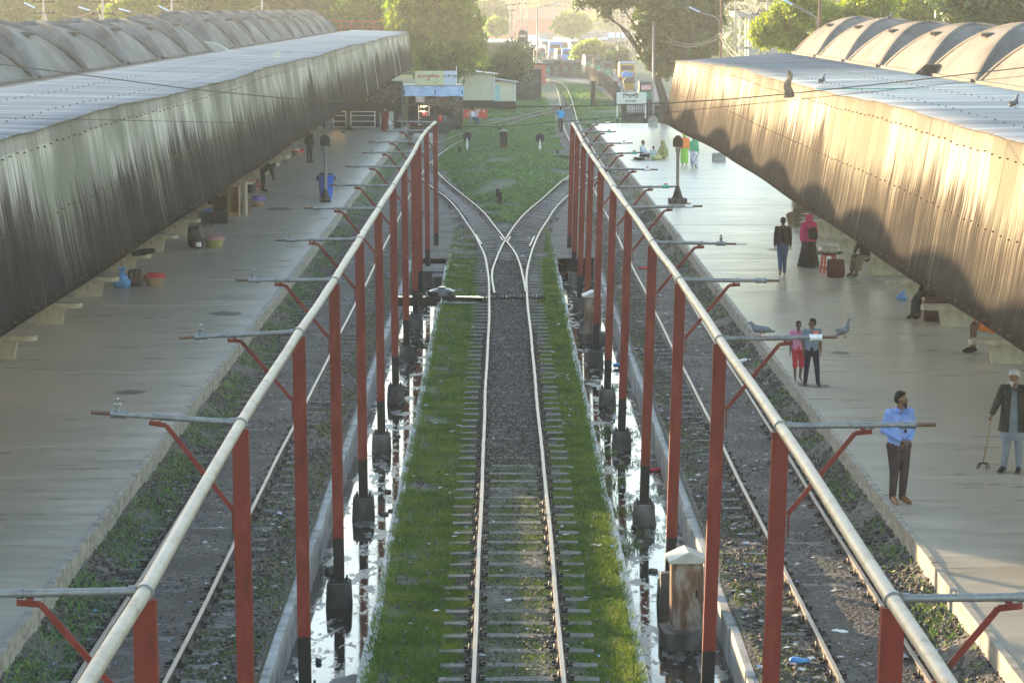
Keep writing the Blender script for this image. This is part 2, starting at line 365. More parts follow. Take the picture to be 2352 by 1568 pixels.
# ------------------------------------------------------------------ drains
M_drain = mat('drain_concrete', [(.025,.026,.024),(.09,.088,.08),(.22,.215,.20)], .65, 2.4, bump=.3, bscale=14)
M_curb = mat('curb_concrete', [(.16,.155,.145),(.34,.335,.32),(.45,.45,.43)], .8, 2.5, bump=.4, bscale=22, stops=[.32,.5,.68])
M_curbw = mat('pale_curb_concrete', [(.20,.19,.18),(.46,.45,.44),(.58,.57,.56)], .8, 3.0, bump=.4, bscale=22, stops=[.30,.46,.64])
def water_mat():
    m = bpy.data.materials.new('drain_water'); m.use_nodes = True; N, L = nodes_of(m); p = N['Principled BSDF']
    p.inputs['Base Color'].default_value = (.012,.014,.012,1); p.inputs['IOR'].default_value = 1.45; p.inputs['Specular IOR Level'].default_value = .8
    tc = N.new('ShaderNodeTexCoord'); mp = N.new('ShaderNodeMapping'); mp.inputs['Scale'].default_value = (1.3, .5, 1); L.new(tc.outputs['Object'], mp.inputs[0])
    n = N.new('ShaderNodeTexNoise'); n.inputs['Scale'].default_value = 3.4; n.inputs['Detail'].default_value = 8; n.inputs['Roughness'].default_value = .65; L.new(mp.outputs[0], n.inputs['Vector'])
    c = N.new('ShaderNodeValToRGB'); L.new(n.outputs['Fac'], c.inputs[0]); c.color_ramp.elements[0].position = .53; c.color_ramp.elements[1].position = .57
    mr = N.new('ShaderNodeMapRange'); mr.inputs['To Min'].default_value = .06; mr.inputs['To Max'].default_value = .4; L.new(c.outputs[0], mr.inputs['Value']); L.new(mr.outputs[0], p.inputs['Roughness'])
    mx = N.new('ShaderNodeMix'); mx.data_type = 'RGBA'; L.new(c.outputs[0], mx.inputs[0]); mx.inputs[6].default_value = (.012,.014,.012,1); mx.inputs[7].default_value = (.11,.10,.09,1); L.new(mx.outputs[2], p.inputs['Base Color'])
    n2 = N.new('ShaderNodeTexNoise'); n2.inputs['Scale'].default_value = 9; n2.inputs['Detail'].default_value = 3; L.new(mp.outputs[0], n2.inputs['Vector'])
    b = N.new('ShaderNodeBump'); b.inputs['Strength'].default_value = .12; b.inputs['Distance'].default_value = .004; L.new(n2.outputs['Fac'], b.inputs['Height']); L.new(b.outputs[0], p.inputs['Normal'])
    return m
M_water = water_mat()
def drain(xa, xb, seed, dry, hi):
    rr = random.Random(seed)
    fb = MB()
    def ff(a, b):
        x = xa+(xb-xa)*a; y = 6+(DE-6)*b
        z = -.775+.03*math.sin(1.1*y+seed)*math.sin(.43*y+5*x)
        if y < dry: z += min(.075, (dry-y)*.03)
        return (x, y, z)
    fb.grid(ff, 5, 260); struct(fb, 'drain_floor', M_drain, smooth=True)
    wb = MB(); rect(wb, xa, xb, 6, DE, -.732); struct(wb, 'drain_water', M_water, fixn=False)
    cb = MB()
    wk = MB()
    for (x, s) in ((xa, -1), (xb, 1)):
        y = 5.; inner = (s == hi); cbb = wk if inner else cb; up_ = .045 if inner else 0
        while y < DE:
            ln = rr.uniform(1.1, 2.6); t = .11+rr.uniform(-.02,.03); yn = min(y+ln, DE)
            dz = rr.uniform(-.035,.02); dx = rr.uniform(-.02,.02)
            x0 = x+dx; x1 = x+s*t+dx
            if s < 0: x0, x1 = x1, x0
            cbb.box(((x0+x1)/2, (y+yn)/2, -.49+up_/2+dz/2*(.4 if inner else 1)), (x1-x0, yn-y-.012, .60+up_+dz*(.4 if inner else 1)), rot=(0, rr.uniform(-.04,.04), rr.uniform(-.008,.008)))
            y = yn
        # backing under the kerbs so that no gap opens to the void
        cb.bx(min(x+s*.02, x+s*.30), max(x+s*.02, x+s*.30), 5, DE, -.8, -.21)
    cb.bx(xa-.1, xb+.1, DE, DE+.15, -.8, -.165)
    struct(cb, 'drain_kerb', M_curb, bevel=.012); struct(wk, 'drain_kerb', M_curbw, bevel=.012)
drain(-2.83, -1.72, 21, 33.5, 1); drain(1.82, 3.01, 22, 29.5, -1)
cb = MB(); cb.bx(-2.83,-1.72, 78.2, 80.5, -.8, -.25); cb.bx(-2.1,-1.75, 77, 78.25, -.8, -.30)
props(cb.build('drain_culvert', M_concd, bevel=.01), 'concrete culvert block bridging the left drain beyond the switch machine', 'culvert')
cb = MB(); cb.bx(-5.1,-4.0, 146.5, 151, -.17, .42)
props(cb.build('concrete_block', M_conc, bevel=.02), 'low pale concrete block on the grass in front of the tea stall', 'block')
# road to the bazaar behind the fence
M_road = mat('asphalt_road', [(.09,.085,.08),(.15,.14,.13)], .75, .8, bump=.1)
mb = MB()
cen = [(13.2,150,4),(13,180,4),(12.6,215,4.2),(12.6,260,5),(9,310,8),(3,360,12),(2,430,12),(6,560,13)]
vs = []
for x, y, wd in cen: vs += [(x-wd/2*1.3, y, Z0+.012), (x+wd/2*1.3, y, Z0+.012)]
mb.add(vs, [(2*i,2*i+1,2*i+3,2*i+2) for i in range(len(cen)-1)]); struct(mb, 'road', M_road, fixn=False)
# ------------------------------------------------------------------ tracks
def c6(x, y): return G(861.3+x*.29297, 229.7+y*.29297, 0)
def c3(x, y): return G(1091+x*.2197, y*.2197, 0)
def chaikin(p, n=2):
    p = [Vector((q[0], q[1])) for q in p]
    for _ in range(n):
        q = [p[0]]
        for a, b in zip(p[:-1], p[1:]): q += [a*.75+b*.25, a*.25+b*.75]
        q.append(p[-1]); p = q
    return p
M_railside = mat('rail_side', [(.03,.022,.018),(.075,.05,.04)], .7, 8)
M_sleep = mat('weathered_sleeper', [(.075,.068,.060),(.15,.138,.125),(.21,.195,.18)], .85, 5, (.6,3,3), bump=.35, bscale=30)
M_clip = mat('rail_clip_steel', [(.012,.010,.010),(.035,.028,.024)], .55, 20, metal=.4)
RPROF = [(-.055,-.115),(.055,-.115),(.055,-.103),(.012,-.088),(.010,-.036),(.029,-.030),(.029,-.004),(.024,0),(-.024,0),(-.029,-.004),(-.029,-.030),(-.010,-.036),(-.012,-.088),(-.055,-.103)]
def rail_mesh(mb, pts, zoff=0, prof=RPROF):
    k = len(pts); n = len(prof); vs = []
    for i, p in enumerate(pts):
        t = (pts[min(i+1,k-1)]-pts[max(i-1,0)]).normalized(); s = Vector((t.y, -t.x))
        for a, z in prof: vs.append((p.x+s.x*a, p.y+s.y*a, z+zoff))
    b = len(mb.v); mb.v += vs
    for i in range(k-1):
        for j in range(n):
            j2 = (j+1) % n
            mb.f.append((b+i*n+j, b+i*n+j2, b+(i+1)*n+j2, b+(i+1)*n+j)); mb.m.append(0 if prof[j][1] > -.005 and prof[j2][1] > -.005 else 1)
    mb.f += [tuple(b+j for j in range(n)), tuple(b+(k-1)*n+j for j in range(n-1,-1,-1))]; mb.m += [1, 1]
def rail(pts, name, parent, smooth=2, wob=0, sd=0, zoff=0):
    p = chaikin(pts, smooth) if smooth else [Vector((q[0],q[1])) for q in pts]
    if wob:
        q = []
        for a, b in zip(p[:-1], p[1:]):
            n = max(1, int((b-a).length/1.2))
            q += [a+(b-a)*i/n for i in range(n)]
        q.append(p[-1]); p = [Vector((v.x+wob*(math.sin(v.y*.31+sd)+.7*math.sin(v.y*.77+sd*2)), v.y)) for v in q]
    mb = MB(); rail_mesh(mb, p, zoff); return mb.build(name, [M_railtop, M_railside], parent)
def sleeper_mesh(ln, wd=.17, h=.12, jit=0):
    mb = MB(); n = 6
    for i in range(n):
        x0 = -ln/2+ln*i/n; x1 = x0+ln/n
        mb.bx(x0, x1, -wd/2, wd/2, -h, 0)
    m = mb.mesh('sleeper', M_sleep); bm = bmesh.new(); bm.from_mesh(m); bmesh.ops.remove_doubles(bm, verts=bm.verts, dist=1e-4)
    fs = [f for f in bm.faces if abs(f.normal.x) > .9 and abs(f.calc_center_median().x) < ln/2-.01]
    bmesh.ops.delete(bm, geom=fs, context='FACES_ONLY')
    rr = random.Random(jit)
    for v in bm.verts: v.co.z += rr.uniform(-.008,.008); v.co.y += rr.uniform(-.012,.012)
    bm.to_mesh(m); bm.free(); return m
def clip_mesh():
    mb = MB()
    mb.box((0,0,.012), (.075,.17,.025))
    pts = [(-.028, .05*math.cos(a)*1.05, .02+.065*math.sin(a)) for a in [i*PI/7 for i in range(8)]]
    mb.tube(pts, .013, 6)
    mb.box((.02,-.02,.035), (.05,.03,.03))
    return mb.mesh('rail_clip', M_clip)
SM = [sleeper_mesh(1.94, jit=i) for i in range(5)]; CM = clip_mesh()
class Trk: pass
def sleepers(parent, path_l, path_r, step, z, first=100, clips=0, ln=None, skip=None):
    pl = chaikin(path_l, 2); pr = chaikin(path_r, 2)
    n = 400
    def resam(p):
        d = [0]
        for a, b in zip(p[:-1], p[1:]): d.append(d[-1]+(b-a).length)
        out = []; j = 0
        for i in range(n+1):
            t = d[-1]*i/n
            while j < len(d)-2 and d[j+1] < t: j += 1
            f = (t-d[j])/(d[j+1]-d[j]+1e-9); out.append(p[j].lerp(p[j+1], f))
        return out, d[-1]
    a, la = resam(pl); b, lb = resam(pr)
    s = 0; i = 0; extra = MB(); L_ = (la+lb)/2; cnt = 0; rr = random.Random(int(L_*10))
    while s < L_:
        k = min(n-1, int(s/L_*n)); f = s/L_*n-k
        p = a[k].lerp(a[k+1], f); q = b[k].lerp(b[k+1], f); c = (p+q)/2; d = (q-p)
        rz = math.atan2(d.y, d.x); w_ = 1 if ln is None else ln
        s += step*rr.uniform(.93, 1.08)
        if skip and skip(c): continue
        if cnt < first:
            o = bpy.data.objects.new('sleeper', SM[rr.randrange(5)]); COL.objects.link(o); o.parent = parent
            o.location = (c.x+rr.uniform(-.02,.02), c.y, z+rr.uniform(-.006,.008)); o.rotation_euler = (0, 0, rz+rr.uniform(-.012,.012)); o.scale = (w_, rr.uniform(.9,1.1), 1)
            if c.y < clips:
                g_ = d.length/2
                for sg in (-1, 1):
                    for sd_ in (-1, 1):
                        q_ = bpy.data.objects.new('rail_clip', CM); COL.objects.link(q_); q_.parent = o
                        q_.location = (sg*g_+sd_*.085, 0, .0); q_.rotation_euler = (0, 0, 0 if sd_ > 0 else PI)
        else:
            extra.box((c.x, c.y, z-.05), (1.94*w_, .2, .1), rot=(0, 0, rz))
        cnt += 1
    if extra.v: props(extra.build('sleepers', M_sleep, parent), kind='stuff')
# centre line and its double turnout
t = thing('railway_track', 'centre railway track splitting into two curves between the rows of red posts', 'railway track', (0,0,0))
outL = [(-.315,5),(-.315,30),(-.31,50)]+[c6(*q)[:2] for q in ((905,1480),(875,1270),(850,1190),(780,1050),(700,930),(610,810),(530,740),(430,670),(365,610))]
outR = [(.755,5),(.755,30),(.75,50)]+[c6(*q)[:2] for q in ((1187,1500),(1190,1330),(1215,1220),(1270,1070),(1340,960),(1400,860),(1450,800),(1535,730),(1660,650),(1740,600))]
inL = [c6(*q)[:2] for q in ((1183,1500),(1170,1420),(1135,1270),(1095,1185),(1035,1110),(1020,1090),(950,1000),(850,870),(700,750),(560,640),(470,540),(448,500),(470,450))]
inR = [c6(*q)[:2] for q in ((937,1510),(912,1375),(930,1290),(990,1150),(1030,1078),(1100,970),(1190,870),(1280,800),(1400,690),(1480,620),(1560,565),(1640,500))]
rail(outL, 'rail', t, wob=.006, sd=1); rail(outR, 'rail', t, wob=.006, sd=2)
rail(inL, 'curved_rail', t); rail(inR, 'curved_rail', t)
for a in (((790,1053),(838,1130)), ((1248,1068),(1212,1145)), ((980,1068),(1003,1100)), ((1060,1070),(1040,1105)), ((490,570),(530,612)), ((1535,595),(1490,630))):
    p = [c6(*q)[:2] for q in a]; rail([p[0], ((p[0][0]+p[1][0])/2, (p[0][1]+p[1][1])/2), p[1]], 'guard_rail', t, 1)
sleepers(t, [(-.315,7.),(-.315,68.5)], [(.755,7.),(.755,68.5)], .705, -.098, 100, clips=62, skip=lambda c: c.y < 24)
t2 = MB()
sleepers(t, outL[3:], inL[:-2], .72, -.098, 70, ln=1.0)
sleepers(t, inR[:-1], outR[3:], .72, -.098, 70, ln=1.0)
LT_L = [(-5.08,6),(-5.06,30),(-4.98,60),(-4.95,90),(-4.9,112),(-4.75,125)]+[c6(*q)[:2] for q in ((365,405),(500,330),(740,240),(850,200),(1100,140),(1400,60),(1445,30))]
LT_R = [(-4.0,6),(-3.98,30),(-3.91,60),(-3.85,90)]+[c6(*q)[:2] for q in ((285,720),(385,545),(440,480),(540,400),(600,360),(720,300),(850,260),(1000,210),(1250,120),(1440,85),(1530,60),(1540,35))]
t = thing('railway_track', 'railway track beside the left platform that swings right past the tea stall', 'railway track')
rail(LT_L, 'rail', t, wob=.008, sd=3); rail(LT_R, 'rail', t, wob=.008, sd=4)
sleepers(t, [(-5.06,26),(-4.98,60),(-4.9,105)], [(-3.98,26),(-3.91,60),(-3.85,105)], .70, -.105, 100, clips=48)
sleepers(t, LT_L[4:], LT_R[4:], .9, -.105, 0)
RT_L = [(4.0,6),(4.04,28),(4.05,60),(4.1,118)]+[c6(*q)[:2] for q in ((1617,510),(1575,430),(1540,345),(1475,215))]+[c3(*q)[:2] for q in ((900,1150),(890,1090),(880,1010),(850,910),(825,880))]
RT_R = [(5.08,6),(5.1,28),(5.12,60),(5.15,118)]+[c6(*q)[:2] for q in ((1700,370),(1600,210))]+[c3(*q)[:2] for q in ((1040,1160),(1030,1100),(1000,1010),(970,940),(920,880),(850,855),(750,832))]
t = thing('railway_track', 'railway track beside the right platform running on to the bazaar', 'railway track')
rail(RT_L, 'rail', t, wob=.008, sd=5); rail(RT_R, 'rail', t, wob=.008, sd=6)
sleepers(t, [(4.04,24),(4.05,60),(4.1,100)], [(5.1,24),(5.12,60),(5.15,100)], .70, -.105, 100, clips=48)
sleepers(t, RT_L[3:], RT_R[3:], .9, -.105, 0)
# ------------------------------------------------------------------ loose stones
def stones(name, n, region, smin, smax, m, z):
    P = np.array([region() for _ in range(n)], dtype=float)
    S = rng.uniform(smin, smax, n)
    base = np.array([(1,0,0),(-1,0,0),(0,1,0),(0,-1,0),(0,0,1),(0,0,-1)], float)
    V = base[None]*(1+rng.uniform(-.35,.35,(n,6,1))) + rng.uniform(-.28,.28,(n,6,3))
    V[:,:,2] *= .7
    V *= S[:,None,None]
    an = rng.uniform(0, 2*PI, n); c, s = np.cos(an), np.sin(an)
    X = V[:,:,0]*c[:,None]-V[:,:,1]*s[:,None]; Y = V[:,:,0]*s[:,None]+V[:,:,1]*c[:,None]
    V = np.stack([X,Y,V[:,:,2]], -1) + P[:,None,:]
    F = np.array([(0,2,4),(2,1,4),(1,3,4),(3,0,4),(2,0,5),(1,2,5),(3,1,5),(0,3,5)])
    T = V[:,F].reshape(-1,3)
    o = soup(name, T, 3, m); return props(o, kind='stuff')
M_stone = mat('ballast_stone', [(.02,.018,.016),(.05,.044,.04),(.09,.068,.058),(.12,.11,.10),(.18,.172,.163)], .75, 22, kind='voronoi')
def yd(y0, y1):                    # more stones where the picture shows them larger
    return y0*(y1/y0)**(random.random()**1.0)
def reg_side(s, x0, x1, y0=26, y1=100):
    def f():
        y = yd(y0, y1); x = random.uniform(x0, x1)
        return (s*x, y, -.125+max(0,(x-5.4)/.6)**1.3*.25+random.uniform(-.01,.03))
    return f
stones('ballast_stones', 26000, reg_side(-1, 2.97, 5.9), .018, .045, M_stone, 0)
stones('ballast_stones', 26000, reg_side(1, 3.2, 5.92), .018, .045, M_stone, 0)
def reg_c():
    if random.random() < .6:
        y = random.uniform(44, 80); return (random.uniform(-.26,.7), y, -.09+random.uniform(-.01,.02))
    y = yd(26, 90)
    if random.random() < .3: return (random.uniform(-.25,.69), yd(26,46), -.106+random.uniform(-.01,.012))
    return (random.uniform(-1.5,1.6), y, -.135+random.uniform(-.01,.02))
stones('ballast_stones', 20000, reg_c, .015, .038, M_stone, 0)
def reg_x():
    f = random.random(); y = 79+f*40; hw = .9+f*2.6
    return (.2+random.uniform(-hw,hw), y, -.13+mound(.2,y)*0)
stones('ballast_stones', 7000, reg_x, .02, .05, M_stone, 0)
# ------------------------------------------------------------------ grass and weeds
M_grass = mat('grass_blades', [(.042,.09,.014),(.09,.165,.026),(.18,.225,.045)], .6, 1.6, transl=.35, detail=8)
M_weed = mat('weed_leaves', [(.05,.11,.035),(.11,.20,.06),(.18,.28,.09)], .55, 2.0, transl=.3, detail=8)
def vnoise(x, y, s=1.0, seed=0):
    x = x*s+seed*13.7; y = y*s+seed*7.1
    return .5+.25*(np.sin(x*1.7+1.3*np.sin(y*.9))+np.sin(y*1.3+1.7*np.sin(x*1.1+.4*y)))
def blades(name, XY, Z, h, wd, m, lean=.5):
    n = len(XY); a = rng.uniform(0, 2*PI, n); H = h*rng.uniform(.5,1.25,n)
    d = np.stack([np.cos(a), np.sin(a)], -1)*(wd/2)
    l = rng.normal(0, lean, (n,2))*H[:,None]
    V = np.zeros((n,3,3)); V[:,0,:2] = XY-d; V[:,1,:2] = XY+d; V[:,0,2] = Z; V[:,1,2] = Z
    V[:,2,:2] = XY+l; V[:,2,2] = Z+H
    return props(soup(name, V.reshape(-1,3), 3, m), kind='stuff')
def pick(n, x0, x1, y0, y1, thr, s=1.0, seed=0, logy=True):
    u_ = rng.random(n*3); Y = y0*(y1/y0)**u_ if logy else y0+(y1-y0)*u_
    X = rng.uniform(x0, x1, n*3); k = vnoise(X, Y, s, seed)+rng.normal(0,.12,n*3) > thr
    return np.stack([X[k], Y[k]], -1)[:n]
a = pick(80000, -1.56, -.62, 26, 92, .37, 2.1, 1); b = pick(70000, 1.05, 1.67, 26, 92, .37, 2.1, 2); c = pick(44000, -.24, .68, 26, 48, .33, 1.6, 3)
d_ = pick(16000, -.75, -.4, 26, 60, .62, 2.2, 4); e_ = pick(16000, .85, 1.15, 26, 60, .6, 2.2, 5)
blades('grass', np.concatenate([a,b]), -.155, .06, .022, M_grass)
blades('grass', np.concatenate([c,d_,e_]), -.13, .045, .018, M_grass)
blades('grass', pick(6000, -1.68, -1.5, 26, 92, .45, 2.5, 9), -.16, .10, .02, M_grass, .8)
blades('grass', pick(6000, 1.6, 1.76, 26, 92, .45, 2.5, 10), -.16, .10, .02, M_grass, .8)
sl = pick(12000, -5.88, -5.25, 26, 150, .34, 1.5, 6); sr = pick(5000, 5.3, 5.9, 26, 160, .62, 1.5, 7)
sw = np.concatenate([sl, sr]); blades('weeds', sw, -.14+np.clip((np.abs(sw[:,0])-5.40)/.6,0,1)**1.3*.26, .085, .045, M_weed, .9)
s2 = pick(15000, -3.9, -3.0, 26, 95, .55, 1.6, 8); s3 = pick(15000, 3.2, 4.2, 26, 110, .60, 1.6, 11); s4 = pick(6000, 4.1, 5.8, 30, 120, .72, 2, 12); s5 = pick(6000, -4.9, -3.9, 60, 120, .66, 2, 13)
blades('grass', np.concatenate([s2, s3, s4, s5]), -.135, .05, .02, M_grass, .7)
mo = pick(60000, -3.2, 3.6, DE+2, 171, .36, .8, 14, False)
def off_track(P):
    y = P[:,1]; xc = .2+np.clip((y-98)/30,0,1)*.3; hw = np.clip(.75+(y-98)*.10,.05,3.0); keep = (np.abs(P[:,0]-xc) < hw*1.0) | (y > 124)
    return P[keep]
mo = off_track(mo); mz = np.array([-.15+mound(x,y) for x, y in mo])
blades('weeds', mo, mz, .13, .07, M_weed, .7)
fa = pick(34000, -9, 3.9, 168, 265, .42, .5, 15, False); fb_ = pick(9000, 5.6, 9.5, 168, 265, .45, .5, 16, False)
blades('weeds', np.concatenate([fa, fb_]), Z0+.0, .16, .12, M_weed, .7)
dr = np.concatenate([pick(900, 1.85, 2.3, 38, 52, .62, 2.5, 17), pick(700, 1.85, 2.9, 26, 31, .5, 2.5, 18), pick(1200, 1.9, 2.9, 40, 72, .75, 2.2, 19), pick(300,-1.8,-1.68,30,80,.6,2,20)])
blades('weeds', dr, -.74, .11, .02, M_weed, .6)
# ------------------------------------------------------------------ canopies with corrugated valances and shell roofs
def fascia_mat():
    m = bpy.data.materials.new('weathered_cement_sheet'); m.use_nodes = True; N, L = nodes_of(m); p = N['Principled BSDF']
    p.inputs['Roughness'].default_value = .95; p.inputs['Specular IOR Level'].default_value = .08
    tc = N.new('ShaderNodeTexCoord'); sx = N.new('ShaderNodeSeparateXYZ'); L.new(tc.outputs['Object'], sx.inputs[0])
    def noise(scale, st, det=8, rg=.7):
        mp = N.new('ShaderNodeMapping'); mp.inputs['Scale'].default_value = st; L.new(tc.outputs['Object'], mp.inputs[0])
        n = N.new('ShaderNodeTexNoise'); n.inputs['Scale'].default_value = scale; n.inputs['Detail'].default_value = det; n.inputs['Roughness'].default_value = rg
        L.new(mp.outputs[0], n.inputs['Vector']); return n.outputs['Fac']
    def math_(op, a, b=None, c=None):
        q = N.new('ShaderNodeMath'); q.operation = op
        for i, v in enumerate((a, b, c)):
            if v is None: continue
            if isinstance(v, (int, float)): q.inputs[i].default_value = v
            else: L.new(v, q.inputs[i])
        return q.outputs[0]
    def mrange(v, a, b, c=0, d=1):
        q = N.new('ShaderNodeMapRange'); q.interpolation_type = 'SMOOTHSTEP'; L.new(v, q.inputs[0])
        for i, k in enumerate((a, b, c, d)): q.inputs[i+1].default_value = k
        return q.outputs[0]
    def mix(f, a, b):
        q = N.new('ShaderNodeMix'); q.data_type = 'RGBA'; L.new(f, q.inputs[0])
        for i, v in ((6, a), (7, b)):
            if isinstance(v, tuple): q.inputs[i].default_value = v+(1,)
            else: L.new(v, q.inputs[i])
        return q.outputs[2]
    st1 = noise(1.0, (1, 3.2, .22)); st2 = noise(1.0, (1, 11, .35), 6, .75); big = noise(.35, (1, 1, .8), 4, .5); fine = noise(30, (1,1,1), 3)
    # growth line: high where the big noise is high, ragged with the streaks
    lvl = math_('ADD', sx.outputs[2], math_('MULTIPLY', math_('SUBTRACT', st1, .5), 2.1))
    lvl = math_('ADD', lvl, math_('MULTIPLY', math_('SUBTRACT', big, .5), 2.2))
    lvl = math_('ADD', lvl, math_('MULTIPLY', math_('SUBTRACT', st2, .5), 1.3))
    mask = mrange(lvl, 5.40, 4.55)
    mask2 = mrange(math_('ADD', lvl, math_('MULTIPLY', math_('SUBTRACT', fine, .5), .8)), 4.95, 3.9)
    pale = mix(mrange(st2, .35, .65), (.29,.26,.195), (.62,.56,.46))
    pale = mix(mrange(big, .42, .62), pale, (.24,.235,.17))
    mould = mix(mrange(st2, .40, .68), (.060,.050,.038), (.175,.148,.112))
    dark = mix(mrange(st2, .52, .76), (.030,.028,.025), (.15,.138,.118))
    c = mix(mask, pale, mould); c = mix(mask2, c, dark)
    top = mrange(sx.outputs[2], 5.78, 5.72, 1, 0); c = mix(math_('MULTIPLY', top, .6), c, (.22,.19,.15))
    pn = math_('FLOOR', math_('MULTIPLY', sx.outputs[1], .93)); wn = N.new('ShaderNodeTexWhiteNoise'); wn.noise_dimensions = '1D'; L.new(pn, wn.inputs['W'])
    fr = math_('FRACT', math_('MULTIPLY', sx.outputs[1], .93)); seam = mrange(fr, 0, .045, .55, 1)
    tone = math_('MULTIPLY', mrange(wn.outputs['Value'], 0, 1, .80, 1.12), seam)
    hs = N.new('ShaderNodeHueSaturation'); L.new(tone, hs.inputs['Value']); L.new(c, hs.inputs['Color']); c = hs.outputs[0]
    L.new(c, p.inputs['Base Color'])
    b = N.new('ShaderNodeBump'); b.inputs['Strength'].default_value = .25; b.inputs['Distance'].default_value = .02; L.new(fine, b.inputs['Height']); L.new(b.outputs[0], p.inputs['Normal'])
    return m
M_fas = fascia_mat()
M_sheet = mat('grey_roof_sheet', [(.02,.02,.022),(.085,.085,.09),(.19,.19,.195)], .38, 1.5, (.14,2.2,1), bump=.1, bscale=8, rvar=.1)
M_slab = mat('mossy_roof_slab', [(.10,.075,.045),(.18,.145,.10),(.24,.20,.15)], .9, 1.4, bump=.2)
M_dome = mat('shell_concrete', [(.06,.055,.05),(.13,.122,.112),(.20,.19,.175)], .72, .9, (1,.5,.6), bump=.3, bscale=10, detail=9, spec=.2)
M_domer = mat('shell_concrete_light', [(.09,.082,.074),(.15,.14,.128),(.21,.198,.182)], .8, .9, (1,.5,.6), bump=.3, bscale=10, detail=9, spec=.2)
M_vent = mat('dark_stain', [(.07,.065,.06),(.13,.12,.11)], .9, 5)
M_under = mat('canopy_underside', [(.10,.10,.09),(.18,.17,.16)], .8, 2)
def interp(x, pts):
    for (a, b), (c, d) in zip(pts[:-1], pts[1:]):
        if x <= c: return b+(d-b)*max(0, (x-a))/(c-a)
    return pts[-1][1]
def canopy(s, y0, y1, xlow, zlow, zup, dx, label, domes, dmat):
    t = thing('platform_canopy', label, 'canopy', (0,0,0))
    PITCH = .19; n = int((y1-y0)/PITCH*4); NZ = 9
    wob = lambda y: .035*math.sin(y*.17)+.018*math.sin(y*.41+1)+.010*math.sin(y*1.7)
    def pt(j, i):
        y = y0+(y1-y0)*i/n; a = j/NZ
        xl = interp(y, xlow); zl = interp(y, zlow)+.02*math.sin(y*.4); zu = interp(y, zup)+wob(y)
        x = xl+dx*a; z = zl+(zu-zl)*a
        c = .013*math.cos(2*PI*(y-y0)/PITCH)
        lap = .016*(1 if a < .52 else 0)+.02*(1 if a < .14 else 0)
        return (s*(x-c-lap), y, z)
    mb = MB(); vs = [pt(j, i) for i in range(n+1) for j in range(NZ+1)]; w_ = NZ+1
    mb.add(vs, [(i*w_+j, i*w_+j+1, (i+1)*w_+j+1, (i+1)*w_+j) for i in range(n) for j in range(NZ)])
    f = mb.build('valance', M_fas, t, smooth=True)
    sd = f.modifiers.new('solid', 'SOLIDIFY'); sd.thickness = .012; sd.offset = 0
    # bolts along three purlin lines
    bb = MB(); y = y0+.5
    while y < min(y1, 130):
        for a in (.9, .50, .04):
            xl = interp(y, xlow); zl = interp(y, zlow); zu = interp(y, zup)+wob(y)
            x = s*(xl+dx*a-.05-(.016 if a < .52 else 0)); z = zl+(zu-zl)*a+.04*math.sin(y*3.7)*.3
            bb.box((x, y, z), (.035, .045, .022))
        y += PITCH*3 if y < 80 else PITCH*6
    props(bb.build('bolt_row', M_rust, t), kind='stuff')
    # roof sheets
    def rp(a, b):
        y = y0+(y1-y0)*b; xl = interp(y, xlow)+dx; zu = interp(y, zup)+wob(y)
        c = .016*math.cos(2*PI*(y-y0)/PITCH)
        x = xl-.06+(11.15-xl)*a
        return (s*x, y, zu+.012+(6.06-zu+.03)*a+c*(1 if a < 1 else 1))
    mb = MB(); nn = n
    mb.grid(rp, 6, nn); r = mb.build('roof_sheet', M_sheet, t, smooth=True)
    sd = r.modifiers.new('solid', 'SOLIDIFY'); sd.thickness = .010; sd.offset = -1
    mb = MB(); y = y0+.4                                  # roof hooks
    while y < min(y1, 90):
        for a in (.2, .62):
            q = rp(a, (y-y0)/(y1-y0)); mb.box((q[0], q[1], q[2]+.015), (.02,.02,.04))
        y += PITCH*4
    props(mb.build('roof_hook', M_rust, t), kind='stuff')
    xs, xe_ = 11.0*s, 18.5*s
    mb = MB(); mb.bx(min(xs,xe_), max(xs,xe_), y0, y1-2, 5.78, 6.05); mb.build('roof_slab', M_slab, t)
    mb = MB(); mb.bx(min(6.2*s if False else 7.6*s, xs), max(7.6*s, xs), y0, y1-1, 5.72, 5.77) if False else None
    # beams and columns
    y = y0+2; k = 0
    cm = MB(); cm.bx(-.17,.17,-.17,.17, ZP-.02, 5.78); cm.bx(-.25,.25,-.25,.25, ZP-.02, ZP+.3); cme = cm.mesh('column', M_conc)
    bm_ = MB(); bm_.bx(-3.3,.0,-.12,.12, 5.45, 5.72); bme = bm_.mesh('cross_beam', M_under)
    yy = 30.2
    while yy < min(y1-2, 190):
        o = bpy.data.objects.new('column', cme); COL.objects.link(o); o.parent = t; o.location = (s*11.4, yy, 0)
        o = bpy.data.objects.new('cross_beam', bme); COL.objects.link(o); o.parent = t; o.location = (s*11.2, yy, 0); o.rotation_euler = (0,0,0 if s > 0 else PI)
        yy += 6.0
    # shells
    def dome(yc, apex, ln):
        hw, hl = 2.05, ln/2; x0 = 12.0 if s < 0 else 11.75
        prof = lambda q: max(0, 1-abs(q)**2.15)
        def h(a, b):
            pa, pb = prof(a), prof(b); k_ = 14
            return -math.log(math.exp(-k_*pa)+math.exp(-k_*pb))/k_+.045 if min(pa,pb) < .97 else min(pa,pb)+0
        NA = 22
        dmb = MB()
        def fn(a, b):
            a = a*2-1; b = b*2-1; hh = max(0, min(1, h(a, b)))
            return (s*(x0+hw+a*hw), yc+b*hl, 6.05+(apex-6.05)*hh)
        dmb.grid(fn, NA, NA)
